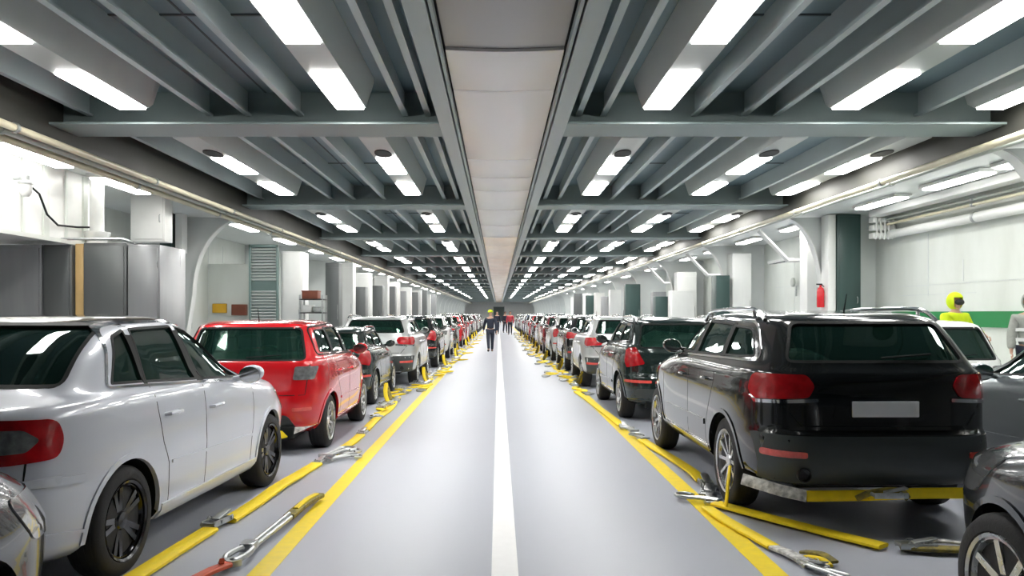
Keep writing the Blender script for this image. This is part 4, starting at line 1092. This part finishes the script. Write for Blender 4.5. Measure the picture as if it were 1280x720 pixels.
for rw_, gname in ((rows_l, 'cars parked in the left row'), (rows_r, 'cars parked in the right row')):
    for (src, P, old, x, y, lab, sc_) in rw_:
        o = clone_car(src, src.name.split('.')[0], P, old, M_alloy if src is sedan else None)
        put(o, x, y, rng.uniform(-1, 1), lab, 'car', gname, (sc_, sc_, sc_) if sc_ != 1 else None)
for o in list(bpy.data.objects):
    if '_paint' in o: del o['_paint']

# ================================================================== LASHINGS
def ribbon(bm, pts, wd, th, up=(0, 0, 1), closed_ends=True):
    pts = [Vector(p) for p in pts]; up = Vector(up); n = len(pts); rings = []
    for i, p in enumerate(pts):
        t = (pts[min(i + 1, n - 1)] - pts[max(i - 1, 0)]).normalized()
        a = t.cross(up).normalized(); b = a.cross(t).normalized()
        w2, t2 = wd / 2, th / 2
        prof = [(-w2, -t2 * .5), (-w2 * .8, -t2), (w2 * .8, -t2), (w2, -t2 * .5), (w2, t2 * .5), (w2 * .8, t2), (-w2 * .8, t2), (-w2, t2 * .5)]
        rings.append([bm.verts.new(p + a * u + b * v) for u, v in prof])
    for A, B in zip(rings, rings[1:]):
        for k in range(8): bm.faces.new((A[k], A[(k + 1) % 8], B[(k + 1) % 8], B[k]))
    bm.faces.new(rings[0][::-1]); bm.faces.new(rings[-1])
def smooth_path(P, k=6):
    out = []; n = len(P)
    for i in range(n - 1):
        p0, p1, p2, p3 = (Vector(P[max(i - 1, 0)]), Vector(P[i]), Vector(P[i + 1]), Vector(P[min(i + 2, n - 1)]))
        for j in range(k):
            t = j / k
            out.append(0.5 * ((2 * p1) + (-p0 + p2) * t + (2 * p0 - 5 * p1 + 4 * p2 - p3) * t * t + (-p0 + 3 * p1 - 3 * p2 + p3) * t ** 3))
    out.append(Vector(P[-1])); return out
def ratchet(parent, loc, ang, k=1.0, roll=0.0):
    bm = bmesh.new()
    for s in (-.045, .045): box(bm, (0, s * k, .03 * k), (.24 * k, .008, .04 * k), bev=.003)
    for x in (-.11, -.02, .1): tube(bm, [(x * k, -.055 * k, .03 * k), (x * k, .055 * k, .03 * k)], .014 * k, 8)
    box(bm, (.05 * k, 0, .062 * k), (.16 * k, .06 * k, .012 * k), rot=Matrix.Rotation(-.2, 4, 'Y'), bev=.004)
    lathe(bm, [(.032 * k, -.052 * k), (.036 * k, -.052 * k), (.036 * k, -.044 * k), (.032 * k, -.044 * k)], Matrix.Translation((-.02 * k, 0, .03 * k)) @ Matrix.Rotation(PI / 2, 4, 'X'), 14, closed=True)
    bmesh.ops.transform(bm, matrix=Matrix.Translation(loc) @ Matrix.Rotation(ang, 4, 'Z') @ Matrix.Rotation(roll, 4, 'X'), verts=bm.verts)
    return finish(bm, 'ratchet', M_steel, parent)
def hook(parent, loc, ang, k=1.0, m=None):
    bm = bmesh.new(); pts = []
    for i in range(10):
        a = PI * 1.25 * i / 9; pts.append((.09 + .045 * math.sin(a), .045 * math.cos(a) - .0, .02))
    for s in (-.014, .014):
        tube(bm, [(-.1 * k, s * k, .02 * k), (0, s * k, .022 * k)] + [((p[0]) * k, (p[1] - .03 + s) * k, (p[2] + s * .3) * k) for p in pts], .009 * k, 8)
    tube(bm, [(-.1 * k, -.04 * k, .02 * k), (-.1 * k, .04 * k, .02 * k)], .01 * k, 8)
    bmesh.ops.transform(bm, matrix=Matrix.Translation(loc) @ Matrix.Rotation(ang, 4, 'Z'), verts=bm.verts)
    return finish(bm, 'hook', m or M_steel, parent)
def strap(label, segs, rats=(), hooks=(), group=None, name='lashing_strap'):
    r = empty(name, segs[0][0][0])
    off = Vector(segs[0][0][0])
    for (pts, wd, th, m, up) in segs:
        bm = bmesh.new(); ribbon(bm, [p - off for p in smooth_path(pts)], wd, th, up)
        finish(bm, 'webbing', m, r, angle=50)
    for (p, a, k) in rats: ratchet(r, Vector(p) - off, a, k)
    for (p, a, k) in hooks: hook(r, Vector(p) - off, a, k)
    tag(r, label, 'strap', group); return r
Z = .022; UP = (0, 0, 1)
strap('yellow strap on the floor beside the silver sedan, end nearest the camera', [([(-2.22, 4.3, Z), (-2.18, 4.8, Z), (-2.15, 5.3, Z), (-2.11, 5.85, Z)], .13, .035, M_web, UP)], [((-2.10, 5.98, .02), 1.35, 1.1)])
strap('long yellow strap on the floor between the sedan front wheel and yellow line', [([(-2.06, 6.1, Z), (-2.02, 6.7, Z), (-1.99, 7.3, Z + .01), (-1.95, 7.9, Z), (-1.91, 8.4, Z)], .13, .035, M_web, UP)], [((-1.90, 8.5, .0), 1.45, .9)], [((-1.80, 8.85, .02), 1.3, 2.2), ((-1.72, 8.7, .01), .9, 1.6)])
strap('yellow strap on the floor beside the red hatchback rear wheel', [([(-1.86, 9.0, Z), (-1.80, 9.7, Z), (-1.79, 10.4, Z)], .12, .03, M_web, UP)], [((-1.80, 10.6, .0), 1.5, 1.0)])
strap('yellow strap on the floor alongside the red hatchback front wheel', [([(-1.80, 10.8, Z), (-1.83, 12.0, Z), (-1.80, 13.2, Z), (-1.86, 14.3, Z)], .12, .03, M_web, UP)], [((-1.86, 14.5, .0), 1.5, 1.2)])
strap('yellow strap with red hook end slung behind the red hatchback', [([(-2.88, 8.92, .26), (-2.5, 8.93, .24), (-2.33, 8.98, .27)], .09, .014, M_web, (0, -1, .2)), ([(-2.33, 8.98, .27), (-2.2, 9.1, .32), (-2.1, 9.3, .36)], .07, .014, M_webw, (0, -1, .2))])
strap('yellow strap across the floor behind the black SUV', [([(1.80, 6.62, .03), (2.05, 6.18, .035), (2.35, 5.75, .03), (2.60, 5.40, .03)], .125, .03, M_web, UP)], [])
strap('worn yellow ratchet tail lying left of the dark front wheel', [([(2.70, 5.38, .03), (2.9, 5.31, .04), (3.15, 5.31, .03)], .09, .03, M_webd, UP), ([(2.86, 5.39, .06), (3.0, 5.38, .07), (3.14, 5.38, .05)], .05, .016, M_webw, UP)], [((2.80, 5.36, .02), -.05, 1.0)])
strap('yellow strap with frayed pale end lying on the yellow line behind the SUV', [([(1.70, 6.5, Z), (1.74, 6.1, Z), (1.81, 5.7, Z), (1.86, 5.4, Z)], .10, .03, M_web, UP), ([(1.86, 5.4, Z), (1.91, 5.2, Z + .01), (1.95, 5.02, Z)], .085, .028, M_webw, UP), ([(2.02, 5.30, Z), (2.08, 5.16, .05), (2.12, 5.05, .03)], .07, .02, M_webd, UP), ([(2.00, 5.2, Z), (2.05, 5.08, .04), (2.06, 4.98, .03)], .05, .02, M_web, UP)],
      [((1.97, 5.0, .01), -1.2, .8)], [((1.99, 4.86, .01), -1.1, 1.3)])
strap('yellow strap slung under the black SUV rear bumper with a ratchet in the middle', [([(1.86, 6.1, .34), (2.05, 5.86, .31), (2.22, 5.76, .285)], .085, .014, M_webw, (0, -1, .1)), ([(2.22, 5.76, .285), (2.6, 5.72, .30), (3.0, 5.72, .315), (3.5, 5.78, .31), (3.7, 6.0, .31)], .078, .016, M_web, (0, -1, .1)), ([(2.55, 5.70, .28), (2.66, 5.685, .33), (2.85, 5.69, .34), (2.92, 5.70, .28)], .045, .014, M_webd, (0, -1, .1))], [((2.76, 5.66, .29), 0, 1.0)])
strap('yellow strap looped round the black SUV rear wheel', [([(1.84, 6.48, .03), (1.835, 6.42, .14), (1.84, 6.40, .26), (1.86, 6.42, .38)], .06, .014, M_web, (-1, 0, 0))], [((1.78, 6.75, .0), 1.4, .9)], [((1.70, 6.75, .01), 2.6, 1.6)])
strap('yellow strap on the floor between the black SUV wheels', [([(1.92, 7.55, Z), (1.94, 8.0, Z), (1.90, 8.7, Z), (1.84, 9.4, Z), (1.80, 10.0, Z)], .115, .032, M_web, UP)], [((1.92, 7.36, .0), 1.5, 1.2), ((1.84, 7.05, .0), 1.2, 1.0)], [((1.78, 10.15, .01), 1.9, 1.6)])
strap('yellow strap on the floor beside the dark crossover rear wheel', [([(1.74, 11.3, Z), (1.72, 12.2, Z), (1.68, 13.4, Z), (1.64, 14.8, Z), (1.58, 16.2, Z)], .12, .03, M_web, UP)], [((1.75, 11.1, .0), 1.5, 1.2)], [((1.76, 10.8, .01), 1.9, 1.6)])
# lever tensioner lying on the left
r = empty('lever_tensioner', (-1.66, 5.3, 0)); o0 = Vector((-1.66, 5.3, 0))
def rel(*p): return Vector(p) - o0
bm = bmesh.new(); ribbon(bm, [rel(-1.66, 5.32, .04), rel(-1.60, 6.1, .05)], .07, .035); tube(bm, [rel(-1.655, 5.3, .055), rel(-1.60, 6.12, .07)], .016, 8); finish(bm, 'bar', M_steel, r)
bm = bmesh.new(); ribbon(bm, smooth_path([rel(-1.60, 6.1, .05), rel(-1.57, 6.5, .06), rel(-1.53, 6.85, .045)]), .085, .04); finish(bm, 'grip', M_webd, r)
bm = bmesh.new(); ribbon(bm, smooth_path([rel(-1.585, 6.25, .075), rel(-1.56, 6.55, .085), rel(-1.54, 6.78, .07)]), .045, .02); finish(bm, 'grip_pad', M_web, r)
bm = bmesh.new()
for s in (-1, 1):
    tube(bm, smooth_path([rel(-1.66, 5.35, .05), rel(-1.66 + s * .045, 5.25, .055), rel(-1.68 + s * .06, 5.12, .05), rel(-1.69 + s * .03, 5.02, .045)]), [.02] * 18 + [.012], 8)
box(bm, tuple(rel(-1.665, 5.34, .05)), (.10, .12, .06), bev=.012)
lathe(bm, [(.028, -.02), (.05, -.02), (.05, .02), (.028, .02)], Matrix.Translation(rel(-1.66, 5.02, .04)), 16, closed=True)
finish(bm, 'jaw', M_steel, r)
bm = bmesh.new(); ribbon(bm, [rel(-1.80, 4.72, .03), rel(-1.74, 4.86, .04), rel(-1.68, 4.98, .04)], .07, .03); ribbon(bm, [rel(-1.73, 4.98, .04), rel(-1.70, 4.92, .08)], .03, .03); finish(bm, 'hook_end', M_orange, r)
tag(r, 'steel lever tensioner with orange red hook end, lying by the left yellow line', 'tool')
# straps down both rows
def small_strap(kind):
    r = empty('lashing_strap'); bm = bmesh.new()
    if kind == 0: P = [(0, -.8, Z), (.1, -.3, Z), (-.04, .2, Z), (.08, .8, Z)]
    elif kind == 1: P = [(-.10, .4, .34), (-.08, .2, .16), (0, 0, Z), (.12, -.45, Z), (.0, -.9, Z)]
    else: P = [(-.2, -.5, Z), (.2, -.2, .05), (.05, .2, .03), (-.15, .45, Z)]
    ribbon(bm, smooth_path(P), .075 if kind == 1 else .12, .03, (0, 0, 1)); finish(bm, 'webbing', M_web, r, angle=50)
    ratchet(r, (P[-1][0], P[-1][1] + .1, 0), 1.4, 1.2)
    bm = bmesh.new(); ribbon(bm, smooth_path([(P[0][0], P[0][1], P[0][2]), (P[0][0] + .1, P[0][1] - .2, max(.02, P[0][2] - .3)), (P[0][0] - .05, P[0][1] - .4, .025)]), .08, .02); finish(bm, 'loose_tail', M_webd if kind != 2 else M_webw, r)
    hook(r, (P[0][0] + .05, P[0][1] - .5, .0), -1.3, 1.6)
    return r
protos = [small_strap(k) for k in range(3)]; usedp = set()
names_l = {0: 'the dark green crossover', 1: 'the silver SUV', 2: 'the black crossover', 3: 'the white hatchback', 4: 'the dark green SUV', 5: 'the far red hatchback', 6: 'the red sedan', 7: 'the far grey sedan', 8: 'the far black SUV', 9: 'the white crossover', 10: 'the maroon hatchback', 11: 'the far white sedan', 12: 'the farthest black SUV', 13: 'the last silver crossover', 14: 'the last black hatchback'}
names_r = {0: 'the silver SUV', 1: 'the second black SUV', 2: 'the silver crossover', 3: 'the maroon hatchback', 4: 'the white sedan', 5: 'the third black SUV', 6: 'the far red hatchback', 7: 'the far silver crossover', 8: 'the blue sedan', 9: 'the far silver SUV', 10: 'the far white hatchback', 11: 'the far black crossover', 12: 'the last silver sedan', 13: 'the last black SUV'}
wh = ['slack yellow strap behind ', 'yellow strap climbing to the rear wheel of ', 'bunched yellow strap near the front of ', 'crumpled pale-tailed yellow strap ahead of ', 'straight yellow strap alongside ']
for side, rws, nm, xs in (('left', rows_l, names_l, -1), ('right', rows_r, names_r, 1)):
    for ci, row in enumerate(rws):
        if ci > 9: continue
        x, y = row[3], row[4]
        for k, dy in enumerate((-2.2, -1.25, .95, 2.05, -.15)):
            kind = [0, 1, 2, 2, 0][k]
            src = protos[kind]
            o = src if kind not in usedp else copy_tree(src)
            usedp.add(kind)
            ed = x + .97 * row[6] if xs < 0 else x - .97 * row[6]
            xx = ed + rng.uniform(.06, .16) if xs < 0 else ed - rng.uniform(.06, .16)
            o.location = (xx - xs * (.24 if k == 3 else 0), y + dy, 0)
            o.rotation_euler = (0, 0, rng.uniform(-.08, .08) + (PI if rng.random() < .0 else 0))
            o.scale = (-1 if xs > 0 and False else 1, rng.uniform(.62, .78) if kind == 0 else rng.uniform(.8, .9), 1)
            tag(o, wh[k] + nm[ci] + ', %s row' % side, 'strap', 'lashing straps along the %s row' % side)
            if kind == 1 and xs > 0: o.rotation_euler = (0, 0, PI + rng.uniform(-.1, .1))

# ================================================================== PEOPLE
def skin_mesh(name, J, E, rad, m, parent, sub=1):
    me = bpy.data.meshes.new(name); keys = list(J); idx = {k: i for i, k in enumerate(keys)}
    me.from_pydata([J[k] for k in keys], [(idx[a], idx[b]) for a, b in E], []); me.update()
    o = bpy.data.objects.new('tmp', me); col.objects.link(o)
    o.modifiers.new('s', 'SKIN'); sd = o.modifiers.new('d', 'SUBSURF'); sd.levels = sub; sd.render_levels = sub
    for i, k in enumerate(keys):
        v = me.skin_vertices[0].data[i]; rr = rad[k]; v.radius = rr if isinstance(rr, tuple) else (rr, rr); v.use_root = (i == 0)
    dg = bpy.context.evaluated_depsgraph_get(); dg.update()
    out = bpy.data.meshes.new_from_object(o.evaluated_get(dg)); bpy.data.objects.remove(o)
    return link(out, name, m, parent, angle=80)
def person(loc, rz, height, label, top, legs, stride=0.0, arm=0.0, head='hair', bulk=1.0, carry=False):
    r = empty('person', loc, rz); k = height / 1.75
    V = lambda x, y, z: (x * k, y * k, z * k)
    st = stride
    J = {'pelvis': V(0, 0, .95), 'waist': V(0, .0, 1.08), 'chest': V(0, -.01, 1.28), 'neckb': V(0, 0, 1.44), 'neck': V(0, -.005, 1.50), 'jaw': V(0, -.02, 1.57), 'head': V(0, -.01, 1.66), 'crown': V(0, 0, 1.72)}
    R = {'pelvis': (.15, .11), 'waist': (.13, .10), 'chest': (.15, .11), 'neckb': (.09, .08), 'neck': .055, 'jaw': .065, 'head': (.078, .095), 'crown': .05}
    E = [('pelvis', 'waist'), ('waist', 'chest'), ('chest', 'neckb'), ('neckb', 'neck'), ('neck', 'jaw'), ('jaw', 'head'), ('head', 'crown')]
    hands = {}
    for s, n in ((-1, 'l'), (1, 'r')):
        sw = st * s; a = arm if s > 0 else arm * .3
        J['sh' + n] = V(s * .18, 0, 1.40); R['sh' + n] = .06; E.append(('neckb', 'sh' + n))
        J['el' + n] = V(s * .24, -sw * .25 - a * .1, 1.13 + a * .05); R['el' + n] = .042; E.append(('sh' + n, 'el' + n))
        J['wr' + n] = V(s * .25, -sw * .4 - .06 - a * .28, .89 + a * .25); R['wr' + n] = .028; E.append(('el' + n, 'wr' + n))
        J['pm' + n] = V(s * .25, -sw * .42 - .08 - a * .34, .82 + a * .27); R['pm' + n] = (.034, .018); E.append(('wr' + n, 'pm' + n))
        hands[n] = (J['pm' + n], s)
        J['hp' + n] = V(s * .09, 0, .90); R['hp' + n] = .09; E.append(('pelvis', 'hp' + n))
        J['kn' + n] = V(s * .10, sw * .22 - .02, .50); R['kn' + n] = .058; E.append(('hp' + n, 'kn' + n))
        J['an' + n] = V(s * .10, sw * .42 + (.03 if sw > 0 else 0), .09 + max(0, sw) * .08); R['an' + n] = .038; E.append(('kn' + n, 'an' + n))
        J['to' + n] = V(s * .11, sw * .42 - .15, .04 + max(0, sw) * .02); R['to' + n] = (.042, .03); E.append(('an' + n, 'to' + n))
    Rk = {a: (tuple(q * k for q in b) if isinstance(b, tuple) else b * k) for a, b in R.items()}
    body = skin_mesh('body', J, E, Rk, M_skin, r, 2)
    bm = bmesh.new(); bm.from_mesh(body.data)
    for n, (p, s) in hands.items():
        for f in range(4):
            L = (.075, .085, .08, .062)[f] * k; y = (f - 1.5) * .019 * k
            tube(bm, [(p[0], p[1] + y, p[2] - .02 * k), (p[0] - s * .004 * k, p[1] + y, p[2] - .02 * k - L * .5), (p[0] - s * .022 * k, p[1] + y - .004, p[2] - .02 * k - L)], [.010 * k, .009 * k, .007 * k], 6)
        tube(bm, [(p[0], p[1] - .02 * k, p[2] + .02 * k), (p[0] - s * .01, p[1] - .05 * k, p[2] - .01 * k), (p[0] - s * .012, p[1] - .055 * k, p[2] - .04 * k)], [.012 * k, .010 * k, .008 * k], 6)
    # nose, ears
    tube(bm, [V(0, -.10, 1.665), V(0, -.122, 1.63), V(0, -.10, 1.618)], [.008 * k, .014 * k, .010 * k], 6)
    for s in (-1, 1): tube(bm, [V(s * .078, .0, 1.67), V(s * .092, .005, 1.65), V(s * .078, 0, 1.62)], .012 * k, 6)
    bm.to_mesh(body.data); bm.free(); body.data.shade_smooth()
    for s in (-1, 1):
        bm = bmesh.new(); bmesh.ops.create_uvsphere(bm, u_segments=8, v_segments=6, radius=.011 * k); bmesh.ops.translate(bm, vec=V(s * .032, -.094, 1.655), verts=bm.verts); finish(bm, 'eye', M_void, r)
    bm = bmesh.new(); box(bm, V(0, -.094, 1.59), (.045 * k, .012 * k, .008 * k)); finish(bm, 'mouth', M_redcl, r)
    def sub(name, ks, grow, m, extra=None):
        E2 = [e for e in E if e[0] in ks and e[1] in ks]
        J2 = {q: J[q] for q in ks}; R2 = {}
        for q in ks:
            b = Rk[q]; R2[q] = tuple(x + grow * k for x in b) if isinstance(b, tuple) else b + grow * k
        if extra: J2.update(extra)
        return skin_mesh(name, J2, E2, R2, m, r, 2)
    sub('jacket', ['pelvis', 'waist', 'chest', 'neckb', 'shl', 'ell', 'wrl', 'shr', 'elr', 'wrr'], .022 * bulk, top)
    sub('trousers', ['pelvis', 'hpl', 'knl', 'anl', 'hpr', 'knr', 'anr'], .018 * bulk, legs)
    for n in 'lr': skin_mesh('boot', {'an': J['an' + n], 'to': J['to' + n]}, [('an', 'to')], {'an': .05 * k, 'to': (.048 * k, .036 * k)}, M_steeld, r, 2)
    def cap(rad, cut, y, z, m, nm, face):
        bm = bmesh.new(); bmesh.ops.create_uvsphere(bm, u_segments=24, v_segments=16, radius=1)
        bmesh.ops.delete(bm, geom=[v for v in bm.verts if v.co.z < cut or (face and v.co.y < -.55 and v.co.z < .35)], context='VERTS')
        for v in bm.verts: v.co = (v.co.x * rad[0] * k, v.co.y * rad[1] * k + y * k, v.co.z * rad[2] * k + z * k)
        e = bmesh.ops.extrude_face_region(bm, geom=list(bm.faces)); bmesh.ops.scale(bm, vec=(1.04, 1.04, 1.02), space=Matrix.Translation((0, -y * k, -z * k)), verts=[v for v in e['geom'] if isinstance(v, bmesh.types.BMVert)])
        return finish(bm, nm, m, r, angle=60)
    if head == 'hair': cap((.092, .11, .10), -.35, .008, 1.675, M_hair, 'hair', True)
    if head == 'helmet':
        cap((.115, .13, .105), -.05, 0, 1.69, M_hivis, 'helmet', False)
    if head == 'hood':
        cap((.115, .13, .145), -.95, .0, 1.655, top, 'hood', True)
        bm = bmesh.new(); bmesh.ops.create_uvsphere(bm, u_segments=20, v_segments=12, radius=1)
        bmesh.ops.transform(bm, matrix=Matrix.Translation(V(0, -.085, 1.635)) @ Matrix.Diagonal((.08 * k, .06 * k, .05 * k, 1)), verts=bm.verts); finish(bm, 'visor', M_void, r)
    if top is M_hivis or top is M_greycl:
        bm = bmesh.new()
        for z in (1.05, 1.2):
            lathe(bm, [(.0, 0), (1, 0), (1, .05 * k), (0, .05 * k)], Matrix.Translation(V(0, 0, z)) @ Matrix.Diagonal(((.175 + .03 * bulk) * k, (.128 + .03 * bulk) * k, 1, 1)), 24)
        finish(bm, 'reflective_bands', M_plastic if top is M_hivis else M_whitep, r)
    tag(r, label, 'person'); return r
person((7.42, 13.0, .14), .35, 1.76, 'person in bright yellow hooded protective suit standing by the green wall band', M_hivis, M_hivis, 0, .9, 'hood', 1.9)
person((7.98, 12.0, .14), -.5, 1.74, 'person in pale grey jacket partly cut off at the right edge by the green band', M_greycl, M_navy, 0, .4, 'hood', 1.5)
person((-.33, 33.0, 0), PI + .1, 1.72, 'person in dark clothes and yellow helmet walking down the middle lane', M_navy, M_navy, .75, .2, 'helmet')
person((-.1, 62.0, 0), 0, 1.75, 'person in dark clothes at the far end of the lane, left of the doorway', M_navy, M_navy, .3, 0, 'hair')
person((.55, 66.0, 0), .3, 1.75, 'person in dark clothes at the far end of the lane, before the doorway', M_navy, M_navy, -.3, 0, 'hair')
person((.88, 60.0, 0), 0, 1.75, 'person in a pinkish red jacket at the far right end of the lane', M_redcl, M_navy, .2, 0, 'hair')
